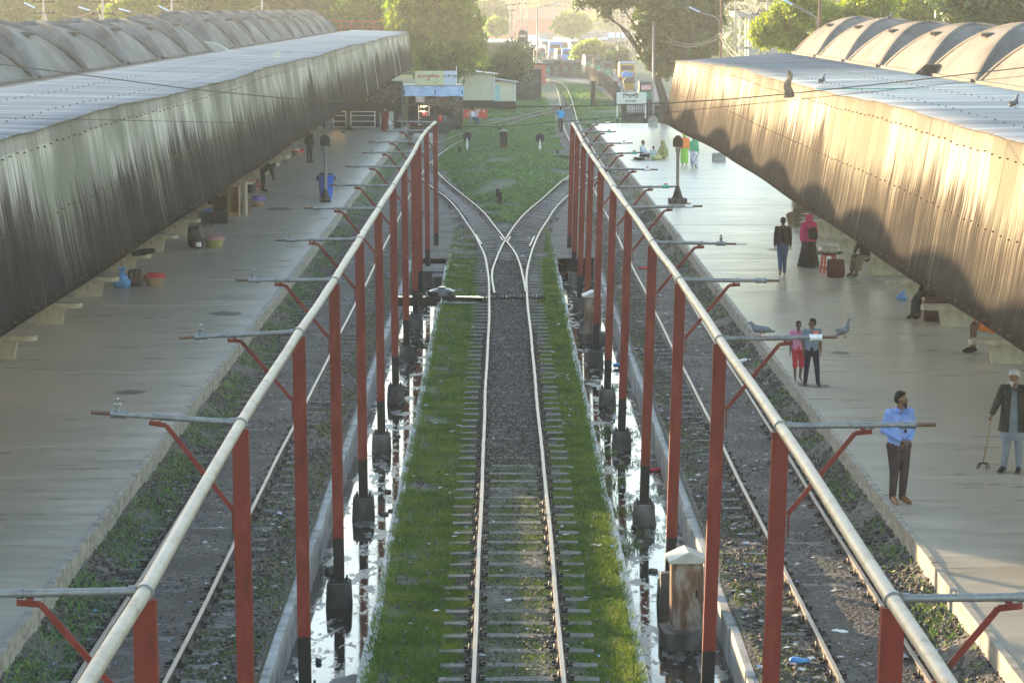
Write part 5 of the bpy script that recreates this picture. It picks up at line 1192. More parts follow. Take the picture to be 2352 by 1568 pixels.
scrap('blue plastic bag lying by the right platform edge near the bottom corner', 2140, 1366, -.12, M_bluebag, .13, .06)
scrap('light blue plastic bag between the sleepers at the bottom of the right track', 1836, 1520, -.10, M_bluebag, .13, .05)
scrap('crumpled milky plastic sheet beside the right platform edge', 1716, 832, -.12, M_clear, .26, .06, 'plastic_sheet')
scrap('white printed packet on the gravel near the bottom right', 1928, 1452, -.11, M_plasw, .10, .03, 'packet')
scrap('blue bag caught in the right drain', 1424, 842, -.70, M_bluebag, .15, .08)
scrap('red cloth lying in the right drain', 1506, 1080, -.72, C_redc, .14, .04, 'cloth_scrap')
scrap('red scrap on the gravel beside the right track', 1477, 618, -.10, C_redc, .18, .05, 'cloth_scrap')
scrap('blue bag on the grass at the far end of the left platform edge', 924, 328, -.12, M_bluebag, .2, .1)
scrap('white scrap lying in the middle of the centre track', 1166, 1380, -.10, M_plasw, .05, .03, 'paper_scrap')
scrap('white bottle with a green band near the right platform edge', 2116, 1350, -.11, M_plasw, .07, .06, 'plastic_bottle')
scrap('grey stone lump standing in the left drain', 770, 1318, -.75, M_concd, .14, .1, 'rubble')
scrap('white plastic on the kerb of the left track near the far posts', 953, 350, -.1, M_clear, .3, .12, 'plastic_sheet')
for i in range(46):
    rr = random.Random(i); s = -1 if i % 2 else 1; y = yd(27,80); x = rr.uniform(1.9,2.9)*s-(0 if s > 0 else -.1)
    if s < 0: x = rr.uniform(-2.78,-1.8)
    if i < 30: scrap('dark rubble lump in the %s drain water' % ('right' if s > 0 else 'left'), 1000, 1000, -.75, M_concd, rr.uniform(.04,.10), rr.uniform(.03,.06), 'rubble', 'rubble'); o = bpy.data.objects[[q.name for q in COL.objects if q.name.startswith('rubble')][-1]]; o.location = (x, y, -.735); o['group'] = 'rubble lumps in the %s drain' % ('right' if s > 0 else 'left')
# ------------------------------------------------------------------ trees
M_leafA = mat('leaf_warm_green', [(.04,.085,.010),(.10,.19,.018),(.20,.28,.03)], .5, .8, transl=.6, detail=4)
M_leafB = mat('leaf_dark_green', [(.018,.045,.012),(.04,.09,.020),(.08,.14,.03)], .4, .8, transl=.35, detail=4, spec=.8)
M_leafC = mat('leaf_bright_green', [(.10,.17,.015),(.17,.25,.025),(.24,.31,.04)], .5, .6, transl=.55, detail=4)
M_leafD = mat('leaf_far', [(.03,.07,.018),(.07,.13,.025),(.12,.18,.035)], .6, .25, transl=.4, detail=4)
M_bark = mat('bark', [(.03,.024,.018),(.08,.065,.05)], .9, 4, (1,1,.3), bump=.5)
def leaves(name, clumps, n, size, m, parent, droop=0, tuft=.35, per=26):
    """clumps: (x,y,z,rx,ry,rz) ; leaves sit in tufts spread over and inside each clump"""
    vol = np.array([c[3]*c[4]*c[5] for c in clumps])**.75; vol = vol/vol.sum(); out = []
    for c, f in zip(clumps, vol):
        k = max(5, int(n*f/per)); d = rng.normal(0,1,(k,3)); d /= np.linalg.norm(d, axis=1)[:,None]
        r = rng.uniform(.25,1,k)**.45; lump = 1+.22*np.sin(d[:,0]*4+c[0])*np.cos(d[:,2]*5+c[1])
        P = d*(r*lump)[:,None]*np.array(c[3:6])+np.array(c[:3])
        Q = np.repeat(P, per, 0)+rng.normal(0, tuft, (k*per,3))*np.array([1,1,.75+droop])
        out.append(Q)
    C = np.concatenate(out); N_ = len(C)
    nrm = rng.normal(0,1,(N_,3)); nrm[:,2] += .5; nrm /= np.linalg.norm(nrm,axis=1)[:,None]
    t = rng.normal(0,1,(N_,3)); t[:,2] -= droop*2
    t -= nrm*(t*nrm).sum(1)[:,None]; t /= np.linalg.norm(t,axis=1)[:,None]; b = np.cross(nrm, t)
    s = size*rng.uniform(.6,1.3,N_)[:,None]
    V = np.stack([C-t*s, C+b*s*.38, C+t*s, C-b*s*.38], 1).reshape(-1,3)
    return soup(name, V, 4, m, parent)
def trunk_mesh(mb, base, top, r, limbs, seed=0):
    rr = random.Random(seed); base = Vector(base); top = Vector(top); mid = base.lerp(top,.5)+Vector((rr.uniform(-.3,.3),rr.uniform(-.3,.3),0))*r*3
    mb.tube([base, base.lerp(mid,.5), mid, top], [r*1.25, r, r*.85, r*.6], 9)
    for l in limbs: 
        l = Vector(l); m = top.lerp(l,.5)+Vector((0,0,.08*(l-top).length)); mb.tube([mid.lerp(top,.6), m, l], [r*.36, r*.22, r*.08], 6)
def tree(name, label, u, Y, zb, clumps, n, size, m, r=.25, group=None, droop=0, tuft=.35, lean=0, zt=None, cat='tree'):
    base = A(u, 100, Y); base.z = zb
    t = thing(name, label, cat, base, 0, group)
    sc = Y/FPX; cl = []
    for (cu, cv, ru, rv) in clumps:
        p = A(cu, cv, Y+random.uniform(-1,1)*ru*sc*.4); cl.append((p.x-base.x, p.y-base.y, p.z-zb, ru*sc, ru*sc*.9, rv*sc))
    leaves('crown', cl, n, size, m, t, droop, tuft)
    mb = MB(); ztop = (zt-zb) if zt else max(.4, min(c[2] for c in cl))
    trunk_mesh(mb, (0,0,-.1), (lean,0,ztop), r, [(c[0],c[1],c[2]) for c in cl], int(u))
    mb.build('trunk', M_bark, t, smooth=True)
    return t
ZG = Z0
tree('weeping_tree', 'big drooping tree with sunlit yellow edge behind the tea stall', 1010, 197, ZG, [(1000,20,85,75),(960,60,62,70),(930,30,45,60),(1050,60,65,80),(1010,120,80,65),(1080,110,38,60),(960,130,40,40),(1020,-30,70,40)], 17000, .27, M_leafA, .35, droop=.9, tuft=.22)
tree('bushy_tree', 'round bushy tree beside the black ruin, right of the weeping tree', 1150, 208, ZG, [(1145,160,38,42),(1175,145,32,38),(1125,190,30,32),(1180,118,25,20),(1196,160,16,30)], 9000, .15, M_leafB, .2)
tree('broadleaf_tree', 'dark glossy tree on leaning trunks beside the station name board', 1532, 165, ZG, [(1560,30,85,55),(1600,95,52,50),(1540,110,42,45),(1500,50,45,50),(1625,30,45,50),(1490,0,50,25),(1420,4,60,12),(1350,8,26,10),(1385,28,14,18),(1520,160,24,26),(1575,140,26,18),(1480,110,16,40)], 17000, .23, M_leafB, .34, lean=-.9, zt=4.2, tuft=.2)
tree('rain_tree', 'bright green feathery tree rising behind the right roof shells', 1890, 138, ZG, [(1790,60,52,45),(1850,25,60,45),(1930,55,60,40),(2000,20,60,40),(1965,85,50,26),(1750,85,26,22),(1830,100,36,24)], 26000, .15, M_leafC, .3, tuft=.2)
tree('rain_tree', 'bright green feathery tree right of the roof lamp, half hidden by the roof shells', 2150, 145, ZG, [(2080,40,60,50),(2160,20,65,45),(2060,85,40,20),(2240,50,50,40)], 18000, .15, M_leafC, .3, tuft=.2)
tree('jackfruit_tree', 'dark broad leafed tree at the top right corner', 2290, 118, ZG, [(2230,30,50,36),(2300,20,70,45),(2370,40,60,50),(2190,10,40,25)], 12000, .16, M_leafB, .3, tuft=.3)
rt = random.Random(3)
lbl = ['hazy yellow green tree behind the left roof shells at the left edge of the picture','hazy tree behind the left roof lamps, second from the left edge','tree behind the left roof shells just left of the red framed building','tall hazy tree straight behind the red framed building','hazy tree with golden light behind the tallest roof shell','tree behind the roof shells between two left lamps and the pale tower','dim tree beside the cyan tower building','pale hazy tree behind the red footbridge']
for i, u in enumerate((-20, 85, 210, 345, 480, 600, 680, 860)):
    Y = 215+rt.uniform(0,40)
    cl = [(u+rt.uniform(-55,55), rt.uniform(5,55), rt.uniform(35,60), rt.uniform(18,34)) for _ in range(7)]
    tree('roadside_tree', lbl[i], u, Y, ZG, cl, 11000, .32, [M_leafD, M_leafA][i%2], .3, 'trees behind the left roof', tuft=.45)
lbl2 = ['small golden tree in front of the red shed roof','feathery pale tree right of the market sheds','round shrub beside the yellow bus','small bright bush on the bazaar roadside near the parked autos','little orange lit tree by the red gabled house','hazy tree left of the utility poles','hazy tree above the red shed roof','pale tree between the red shed and the right utility poles']
for i, (u, v, r_, Y, mm) in enumerate(((1315,56,30,470,M_leafA),(1356,116,15,345,M_leafC),(1422,135,10,300,M_leafB),(1340,124,7,345,M_leafA),(1141,62,9,420,M_leafA),(1120,35,40,480,M_leafD),(1270,18,46,690,M_leafD),(1420,30,45,620,M_leafD))):
    tree('bazaar_tree', lbl2[i], u, Y, ZG, [(u,v,r_,r_*.7),(u-r_*.6,v+r_*.25,r_*.6,r_*.45),(u+r_*.6,v+r_*.2,r_*.6,r_*.45),(u+r_*.2,v-r_*.5,r_*.5,r_*.4)], 3200, Y*.0011, mm, .15+Y*.0004, 'trees of the bazaar', tuft=.0016*Y)
# palm
t = thing('palm_tree', 'hazy palm with arching fronds beside the red footbridge', 'tree', A(806,0,232)); t.location.z = ZG
b = MB(); b.tube([(0,0,0),(.2,0,4),(.1,0,8.3)], [.2,.16,.13], 8); b.build('trunk', M_bark, t)
V = []
for k in range(16):
    an = 2*PI*k/16+rt.uniform(-.1,.1); el = rt.uniform(.1,.9); L_ = rt.uniform(2.6,3.4)
    for j in range(26):
        f = j/26; r_ = L_*f*math.cos(el*.6); z = 8.3+L_*f*math.sin(el)-1.9*f*f*L_*.55
        c = Vector((.1+r_*math.cos(an), r_*math.sin(an), z)); sd = Vector((-math.sin(an), math.cos(an), -.55)); l = .55*(1-.6*f)
        for sg in (-1, 1):
            q = Vector((sd.x*sg, sd.y*sg, -.5)); tp = Vector((math.cos(an), math.sin(an), 0))*.05
            V += [c-tp, c+tp, c+q*l]
soup('fronds', np.array([tuple(v) for v in V]), 3, M_leafD, t)
# far woods
def woods(name, Y, x0, x1, h, n, seed, size):
    cl = []; rr = random.Random(seed); x = x0
    while x < x1:
        hh = h*rr.uniform(.7,1.15); cl.append((x, Y+rr.uniform(-15,15), hh*.55+ZG, rr.uniform(7,12), 6, hh*.5)); x += rr.uniform(6,10)
    return props(leaves(name, cl, n, size, M_leafD, None, 0, 1.6, 20), kind='stuff')
woods('far_woods', 820, -220, 260, 14, 52000, 1, 1.9); woods('far_woods', 480, -110, -32, 11, 12000, 2, .9); woods('far_woods', 330, 30, 95, 11, 9000, 3, .7); woods('far_woods', 310, -75, -18, 9.6, 12000, 5, .6)
# ------------------------------------------------------------------ buildings
M_redroof = mat('red_painted_tin', [(.36,.07,.05),(.50,.12,.09)], .6, .5)
M_redwall = mat('red_wall', [(.40,.09,.07),(.52,.14,.10)], .8, .5)
M_cream = mat('cream_wall', [(.52,.49,.38),(.62,.60,.48)], .8, 1.5)
M_tin = mat('corrugated_tin', [(.22,.19,.17),(.34,.33,.33),(.44,.44,.45)], .4, 1.5, metal=.3)
M_tarpb = mat('blue_tarpaulin', [(.20,.30,.48),(.42,.52,.66)], .5, 2.5, bump=.4, bscale=6)
M_grey = mat('grey_plaster', [(.20,.20,.21),(.32,.32,.33)], .8, 1)
M_cyan = mat('cyan_wall', (.30,.50,.52), .8); M_bluew = mat('bluish_white_wall', (.45,.55,.68), .8)
def A_box(mb, u0, u1, v0, v1, Y, depth):
    p = A(u0, v1, Y); q = A(u1, v0, Y); mb.bx(p.x, q.x, Y, Y+depth, p.z, q.z); return p, q
t = thing('red_shed', 'long shed with red walls and red gabled tin roof beyond the bazaar', 'building', (0,640,ZG))
b = MB(); b.bx(3,22,0,8,0,4.6); b.build('wall', M_redwall, t)
b = MB(); b.prism([(-1,4.6),(9,4.6),(4,7.6)], 2.5, 22.5, 'x'); b.build('roof', M_redroof, t)
t = thing('red_house', 'small gabled red house left of the long red shed', 'building', (-.5,600,ZG))
b = MB(); b.bx(-2.4,4.3,0,6,0,3.4); b.build('wall', M_redwall, t)
b = MB(); b.prism([(-3,3.4),(5,3.4),(1.6,6.6)], -.4, 6.4, 'y'); b.build('roof', M_redroof, t)
t = thing('cyan_tower', 'cyan building with an arched window above the left roof shells', 'building', A(738,40,270)); t.location.z = ZG
b = MB(); b.bx(-1.0,1.0,0,3,0,11.5); b.build('wall', M_cyan, t)
b = MB(); b.prism([(-.55,6.4),(.55,6.4)]+[(.55*math.cos(a), 8+.55*math.sin(a)) for a in [PI*i/8 for i in range(9)]], -.03, .1, 'y'); b.build('window', M_grey, t)
t = thing('white_building', 'bluish white building behind the red footbridge', 'building', A(868,40,275)); t.location.z = ZG
b = MB(); b.bx(-1.6,1.4,0,4,0,7.5); b.bx(-1.7,1.5,-.1,4,5.2,5.35); b.build('wall', M_bluew, t)
for i in range(3):
    b = MB(); b.bx(-1.2+i*.9,-.7+i*.9,-.04,.1,5.8,6.9); b.build('window', M_glass, t)
t = thing('red_framed_building', 'unfinished building with red columns and floors in the haze above the left roof shells', 'building', A(460,40,300)); t.location.z = ZG
b = MB()
for k in range(6): b.bx(-5+k*2-.15,-5+k*2+.15,0,.3,0,12)
b.build('column', M_redroof, t)
b = MB()
for z in (3.2,6.1,8.6,11): b.bx(-5.3,5.3,0,4,z,z+.25)
b.build('floor_slab', M_redroof, t)
b = MB(); b.bx(-5,5,2.5,3,0,11); b.build('wall', M_redwall, t)
t = thing('footbridge', 'red steel footbridge truss crossing behind the end of the left canopy', 'bridge', A(846,60,212)); t.location.z = 0
b = MB(); x0, x1, z0, z1 = -5.0, 2.2, 5.5, 6.65
b.beam((x0,0,z0),(x1,0,z0),.12,.18); b.beam((x0,0,z1),(x1,0,z1),.08,.08); b.beam((x0,0,(z0+z1)/2+.1),(x1,0,(z0+z1)/2+.1),.05,.05); n = 8
for i in range(n+1):
    x = x0+(x1-x0)*i/n; b.beam((x,0,z0),(x,0,z1),.07,.07,up=(0,1,0))
    if i < n: xn = x0+(x1-x0)*(i+1)/n; b.beam((x,0,z0 if i%2 else z1),(xn,0,z1 if i%2 else z0),.05,.05)
b.build('truss', M_redroof, t)
b = MB(); b.bx(x0,x1,.1,2.2,5.35,5.5); b.build('deck', M_grey, t)
b = MB(); b.bx(-4.9,-4.6,.5,.8,0,5.35); b.bx(1.6,1.9,.5,.8,0,5.35); b.build('leg', M_redroof, t)
t = thing('concrete_building', 'grey unfinished concrete building with a roof slab behind the sagging wires on the right', 'building', A(1735,100,232)); t.location.z = ZG
b = MB(); b.bx(-.6,3.6,0,4,0,6.9); b.build('wall', M_grey, t)
b = MB(); b.bx(-2.0,4.4,-.6,4.4,7.1,7.6); b.bx(-1.9,-.6,0,.3,4.2,4.4); b.build('roof_slab', M_grey, t)
b = MB(); b.bx(-1.5,-1.3,0,.2,0,7.1); b.bx(-.9,-.7,0,.2,0,7.1); b.build('column', M_cream, t)
for i in range(3):
    b = MB(); b.bx(.1+i*1.2,.8+i*1.2,-.04,.1,4.5,5.6); b.build('window', M_glass, t)
# huts right of the tea stall
def hut(u0, u1, vt, vb, Y, label, door=False):
    p = A(u0, vb, Y); q = A(u1, vt, Y); t = thing('hut', label, 'hut', ((p.x+q.x)/2, Y, p.z)); w_ = (q.x-p.x)/2; h = q.z-p.z
    b = MB(); b.bx(-w_,w_,0,2.6,.45,h); b.build('wall', M_cream, t)
    b = MB(); b.bx(-w_-.03,w_+.03,-.03,2.6,-.1,.42); b.build('plinth', M_dark, t)
    b = MB(); n = 24; b.grid(lambda a, c: ((-w_-.25)+(2*w_+.5)*a, -.35+3.2*c, h+.28-.32*a+.02*math.sin(a*2*PI*n/2)), n*2, 2); o = b.build('roof', M_tin, t); m_ = o.modifiers.new('s','SOLIDIFY'); m_.thickness = .04
    b = MB(); b.bx(w_-.07,w_+.03,-.05,.1,.42,h); b.build('corner_post', M_white, t)
    if door: b = MB(); b.bx(-w_+.05,-w_+.6,-.06,0,.45,h-.25); b.build('door', M_cyan, t)
hut(1064,1136,169,244,198,'bigger cream hut with a sloping tin roof right of the tea stall sign')
hut(1132,1184,188,246,200,'lower cream hut with a pale blue door attached right of the bigger hut', True)
# mossy ruin
M_moss = mat('mossy_black_concrete', [(.02,.022,.018),(.06,.06,.05),(.11,.11,.09)], .9, 1.5, bump=.4)
t = thing('ruined_tank_base', 'black mossy concrete ruin in two steps between the huts and the far rails', 'ruin', A(1213,226,218))
t.location.z = ZG
b = MB(); b.bx(-1.15,1.15,0,2.5,0,2.75); b.build('lower_block', M_moss, t, bevel=.04); b = MB(); b.bx(-.7,.45,.3,2.3,2.75,4.4); b.bx(-.85,.6,.2,2.4,4.4,4.55); b.build('upper_block', M_moss, t, bevel=.04)
t = thing('brick_shelter', 'dark red brick shelter behind the mossy ruin', 'shelter', A(1236,170,262)); t.location.z = ZG
b = MB(); b.bx(-.8,.8,0,2,0,2.1); b.build('wall', M_redwall, t); b = MB(); b.bx(-1,1,-.3,2.2,2.1,2.25); b.build('roof', M_dark, t)
M_shed = mat('rusted_shed_tin', [(.07,.055,.045),(.15,.13,.12),(.24,.225,.22)], .75, .5, (1,1,1))
t = thing('shade_shed', 'low shed row added behind the bushy tree and mossy ruin to shade the fence', 'shed', (-4,303,ZG))  # shed row added to keep low sun off the fence and road
b = MB(); b.bx(-9,7.4,0,22,0,3.7); b.build('wall', M_moss, t); b = MB(); b.bx(-9.3,7.7,-.4,22.4,3.7,3.9); b.build('roof', M_tin, t)
# water tank with lettering
def text(body, size, loc, m, parent=None, name='lettering', ext=.004, align='CENTER', bold=.018):
    c = bpy.data.curves.new(name, 'FONT'); c.body = body; c.size = size; c.align_x = align; c.align_y = 'CENTER'; c.extrude = ext; c.offset = size*bold
    o = bpy.data.objects.new(name, c); COL.objects.link(o)
    dg = bpy.context.evaluated_depsgraph_get(); me = bpy.data.meshes.new_from_object(o.evaluated_get(dg)); bpy.data.objects.remove(o)
    me.materials.clear(); me.materials.append(m)
    o = bpy.data.objects.new(name, me); COL.objects.link(o); o.parent = parent; o.location = loc; o.rotation_euler = (PI/2, 0, 0); return o
t = thing('water_tank', 'black plastic water tank with white letters on a stand', 'water tank', A(1200,97,300))
b = MB(); b.lathe([(.62,0),(.64,.1),(.62,.4),(.64,.5),(.62,.8),(.64,.9),(.60,1.15),(.3,1.35),(.28,1.42)], 20); b.build('tank', M_rubber, t, smooth=True)
text('GAZI', .34, (0,-.66,.72), M_plasw, t)
b = MB(); b.bx(-.8,.8,-.8,.8,-3.4,0); b.build('stand', M_moss, t)
# ------------------------------------------------------------------ name board
t = thing('station_name_board', 'white station name board lettered in Bengali and English beside the right platform end', 'sign', A(1450,282,172)); sc = 172/FPX; t.location.z = ZG
ztop = HC-(211-14)*sc-ZG+.03; zbot = HC-(237-14)*sc-ZG+.03
b = MB(); b.bx(-1.0,1.0,-.03,.03,zbot,ztop); b.build('board', M_plasw, t, bevel=.01)
M_ink = mat('black_lettering', (.01,.01,.012), .6)
text('\u09bf\u09b8\u09c7\u09b2\u099f', .40, (-.05,-.036,zbot+.50), M_ink, t); text('SYLHET', .23, (-.03,-.036,zbot+.17), M_ink, t)
for s in (-1, 1):
    b = MB(); b.bx(s*.96-.045,s*.96+.045,.03,.10,.55,ztop-.02); o = b.build('post', M_plasw, t); b = MB(); b.bx(s*.96-.045,s*.96+.045,.03,.10,-.1,.548); b.build('post_foot', M_black, o)
# grey mast
t = thing('lamp_mast', 'slim grey mast on a concrete block at the end of the right platform', 'pole', G(1500,290,ZP))
b = MB(); b.tube([(0,0,.3),(0,0,1.0),(-.02,0,6.6)], [.085,.08,.055], 12); b.build('mast', M_galv, t, smooth=True); b = MB(); b.bx(-.3,.3,-.25,.25,-.05,.45); b.bx(-.2,.2,-.2,.2,.45,.62); b.build('plinth', M_conc, t, bevel=.02)
# ------------------------------------------------------------------ fences
M_iron = mat('rusty_iron_bars', [(.035,.025,.02),(.08,.055,.04)], .8, 10)
def railing(label, P0, P1, h, step=.16, posts=True, solid=False, name='iron_fence'):
    P0 = Vector(P0); P1 = Vector(P1); L_ = (P1-P0).length; d = (P1-P0)/L_
    t = thing(name, label, 'fence', (P0.x,P0.y,ZG), math.atan2(d.y, d.x)); k = int(L_/2.4)+1
    if solid:
        b = MB(); b.bx(0,L_,-.07,.07,-.1,h*.5); b.build('base_wall', M_moss, t)
    b = MB(); b.beam((0,0,h*.92),(L_,0,h*.92),.04,.04); b.beam((0,0,h*.2),(L_,0,h*.2),.04,.04); n = int(L_/step)
    for i in range(n): b.beam((i*step,0,h*.1),(i*step,0,h),.022,.022,up=(0,1,0))
    b.build('bars', M_iron, t)
    pm = MB(); pm.bx(-.14,.14,-.14,.14,-.1,h+.12); pm.bx(-.18,.18,-.18,.18,h+.12,h+.2); me = pm.mesh('pillar', M_moss)
    for i in range(k+1):
        o = bpy.data.objects.new('pillar', me); COL.objects.link(o); o.parent = t; o.location = (L_*i/k, 0, 0)
railing('iron railing with dark pillars in front of the parked green autos', (6,294,0), (9.8,286,0), 1.15, solid=True)
railing('iron railing running down beside the bazaar road', (9.8,286,0), (10.5,252,0), 1.15, solid=True)
railing('iron railing nearest the station name board', (10.5,252,0), (9.9,212,0), 1.15, solid=True)
railing('short see through iron gate panel left of the station name board', (7.5,205,0), (9.3,204,0), 1.9)
railing('black railing behind the station name board', (8.6,176,0), (14,178,0), 1.5, .14, solid=True)
b = MB(); b.bx(10.1,12.6,172,172.4,-.2,1.25); props(b.build('boundary_wall', M_moss, None), 'low dark mossy wall right of the station name board', 'wall')
b = MB()
for i in range(9): b.tube([(-.6+i*.15,0,0),(-.6+i*.15,0,1.4)], .018, 5)
for z in (.25,.6,.95,1.3): b.tube([(-.65,0,z),(.65,0,z)], .018, 5)
props(b.build('bamboo_frame', M_woodd, None, loc=(9.75,174.2,ZG)), 'dark bamboo frame standing under the station name board', 'frame')
# ------------------------------------------------------------------ lamps, poles, wires
M_lampb = mat('lamp_housing', (.45,.58,.75), .3)
def lamp(name, label, pts, Y, pole_u, vtop, vbot, group, pole_m=None, r=.06):
    base = A(pole_u, vbot, Y); t = thing(name, label, 'street lamp', (base.x, Y, ZG if vbot is None else base.z), 0, group); o0 = Vector((base.x, Y, base.z))
    b = MB(); top = A(pole_u, vtop, Y); b.tube([(0,0,-3),(0,0,(top-o0).z)], r, 10); b.build('pole', pole_m or M_galv, t, smooth=True)
    P = [A(u, v, Y)-o0 for u, v in pts]; b = MB(); b.tube(P, r*.55, 8); b.build('arm', M_galv, t, smooth=True)
    d = (P[-1]-P[-2]).normalized(); b = MB(); b.beam(P[-1]-d*.05, P[-1]+d*.62, .15, .09); b.build('lamp_head', M_lampb, t, bevel=.02)
g_ = 'street lamps behind the left roof'
for i, (pu, pts, lb) in enumerate(((108,[(108,48),(108,34),(98,28),(78,18)],'leftmost of the street lamps behind the left roof shells'),(231,[(231,50),(231,34),(220,29),(204,24)],'second street lamp from the left behind the left roof shells'),(323,[(323,50),(323,35),(312,31),(297,27)],'third street lamp from the left behind the left roof shells'),(406,[(406,50),(406,35),(398,31),(386,25)],'fourth street lamp from the left, just before the tallest roof shell'))):
    lamp('street_lamp', lb, pts, 150, pu, 33, 58, g_)
lamp('street_lamp', 'street lamp on a rusty pole left of the right roof shells', [(1652,75),(1652,48),(1640,38),(1618,33),(1605,27)], 150, 1655.5, -10, 137, 'street lamps by the right roof', M_rust, .07)
lamp('street_lamp', 'street lamp on a rusty pole rising behind the first right roof shell', [(1876,72),(1876,42),(1860,32),(1837,20),(1818,10)], 132, 1882, -10, 75, 'street lamps by the right roof', M_rust, .07)
lamp('street_lamp', 'tall curved street lamp beside the water tank at the bazaar', [(1234,20),(1240,17),(1260,13),(1272,11)], 285, 1234, 20, 154, None, None, .08)
M_polec = mat('pale_concrete_pole', [(.30,.28,.25),(.42,.40,.36)], .8, 3)
rr = random.Random(21)
def pole(u, v0, v1, Y, lb, r=.11, m=None, arms=2, grp='utility poles of the bazaar', lean=0):
    a = A(u, v1, Y); c = A(u+lean, v0, Y); t = thing('utility_pole', lb, 'pole', a, 0, grp); h = c.z-a.z; dx = c.x-a.x
    b = MB(); b.tube([(0,0,-.3),(dx,0,h)], [r, r*.75], 8); b.build('pole', m or M_polec, t, smooth=True)
    for k in range(arms):
        z = h-.4-.7*k; b = MB(); b.bx(dx-.7,dx+.7,-.05,.05,z,z+.09)
        for xx in (-.6,-.2,.3,.6): b.lathe([(.04,0),(.06,.06),(.03,.14)], 6, (dx+xx,0,z+.09))
        b.build('crossarm', M_iron, t)
    return Vector((c.x, Y, c.z))
num = 'first second third fourth fifth sixth seventh eighth'.split()
LP = [pole(u, v0, v1, Y, '%s utility pole from the left in the cluster above the water tank' % num[i], lean=ln) for i, (u, v0, v1, Y, ln) in enumerate(((1170,6,96,330,2),(1182,-8,100,345,1),(1196,-8,86,360,2),(1209,-8,82,372,3)))]
RP = [pole(u, v0, v1, Y, '%s utility pole from the left in the cluster right of the yellow bus' % num[i], lean=ln, r=.1) for i, (u, v0, v1, Y, ln) in enumerate(((1413,40,110,330,1),(1427,10,130,300,-4),(1437,32,125,310,0),(1447,5,132,290,1),(1453,-8,136,280,-1),(1462,20,120,320,0)))]
BP = [pole(u, v0, v1, Y, lb, grp='poles above the right roof') for (u, v0, v1, Y, lb) in ((1689,-8,92,205,'pale pole carrying the sagging wires left of the concrete building'),(1747,22,128,190,'thin pale pole in front of the concrete building'),(1763,-8,128,185,'tall pale pole right of the concrete building'))]
LP2 = [pole(u, v0, v1, Y, lb, r=.09, grp='poles behind the left roof') for (u, v0, v1, Y, lb) in ((100,-8,52,160,'yellowish pole beside the leftmost roof lamp'),(236,-8,54,155,'reddish pole beside the second roof lamp'),(395,-8,50,158,'pole beside the fourth roof lamp'),(602,-8,34,190,'white banded pole above the roof shells'),(783,20,90,225,'pale pole beside the red footbridge'),(890,12,80,230,'white pole at the right end of the red footbridge'))]
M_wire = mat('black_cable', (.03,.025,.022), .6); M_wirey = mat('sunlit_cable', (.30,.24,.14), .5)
def wire(pts, sag, r=.012, m=None, lb=None, grp=None, n=14, name='cable'):
    q = []
    for a, b in zip(pts[:-1], pts[1:]):
        a, b = Vector(a), Vector(b)
        for i in range(n+(1 if b == Vector(pts[-1]) else 0)):
            f = i/n; p = a.lerp(b, f); p.z -= sag*4*f*(1-f); q.append(p)
    mb = MB(); mb.tube(q, r, 5); return props(mb.build(name, m or M_wire, None), lb, 'cable', grp)
i = 0
for k, (pa, pb, sg) in enumerate(((A(1530,85,140),A(1654,76,150),.55),(A(1530,95,140),A(1654,84,150),.45),(A(1654,76,150),A(1730,138,118),-.0+.4),(A(1654,84,150),A(1712,140,118),.4))):
    wire([pa, pb], sg, .02, M_wirey, ['upper','lower'][k%2]+' sunlit cable sagging to the %s of the roof lamp pole' % ('left','right')[k//2], 'sunlit cables by the right roof lamp')
gw = 'drooping wires of the bazaar poles'
for k in range(6):
    p = BP[0]+Vector((0,0,-.5-.75*k)); q = BP[2]+Vector((0,0,-.3-.7*k)); wire([p, q], .9+.1*k, .022, M_wirey, '%s sagging wire from the top between the two tall poles by the concrete building' % num[k], 'sagging wires by the concrete building')
for k in range(5):
    p = LP[k%4]+Vector((0,0,-.3*k)); q = LP[(k+1)%4]+Vector((.4,0,-.2)); wire([p, q], 1.6+.5*k, .03, M_wirey, 'drooping wire between the utility poles above the water tank', gw)
for k in range(5):
    p = RP[k]+Vector((0,0,-.2)); q = RP[k+1]+Vector((0,0,-.2)); wire([p, q], 1.5+.3*k, .03, M_wirey, 'drooping wire between the utility poles right of the yellow bus', gw)
wire([LP2[0]+Vector((-14,0,-.3)), LP2[0]+Vector((0,0,-.4)), LP2[1]+Vector((0,0,-.5)), LP2[2]+Vector((0,0,-.4)), LP2[3]+Vector((0,0,-.6))], .8, .02, M_wirey, 'long faint wire strung along the poles behind the left roof')
# cables across the tracks
wire([A(-60,140,40), A(200,174,40), A(430,204,40), A(650,226,40), A(870,240,40), A(1149,246,40), A(1350,244,40), A(1520,238,40), A(1680,228,40), A(1820,215,40), A(2100,185,40), A(2400,150,40)], .0, .009, mat('brown_cable', (.10,.075,.055), .6), 'thick brown cable slung across all the tracks from roof to roof')
wire([A(-30,270,36), A(620,284,36), A(1149,292,36)], .0, .004, M_wire, 'thin wire below the thick cable across the left track'); wire([A(1149,292,36), A(1500,262,36), A(1900,222,36), A(2400,170,36)], 0, .004, M_wire, 'thin wire below the thick cable across the right track')
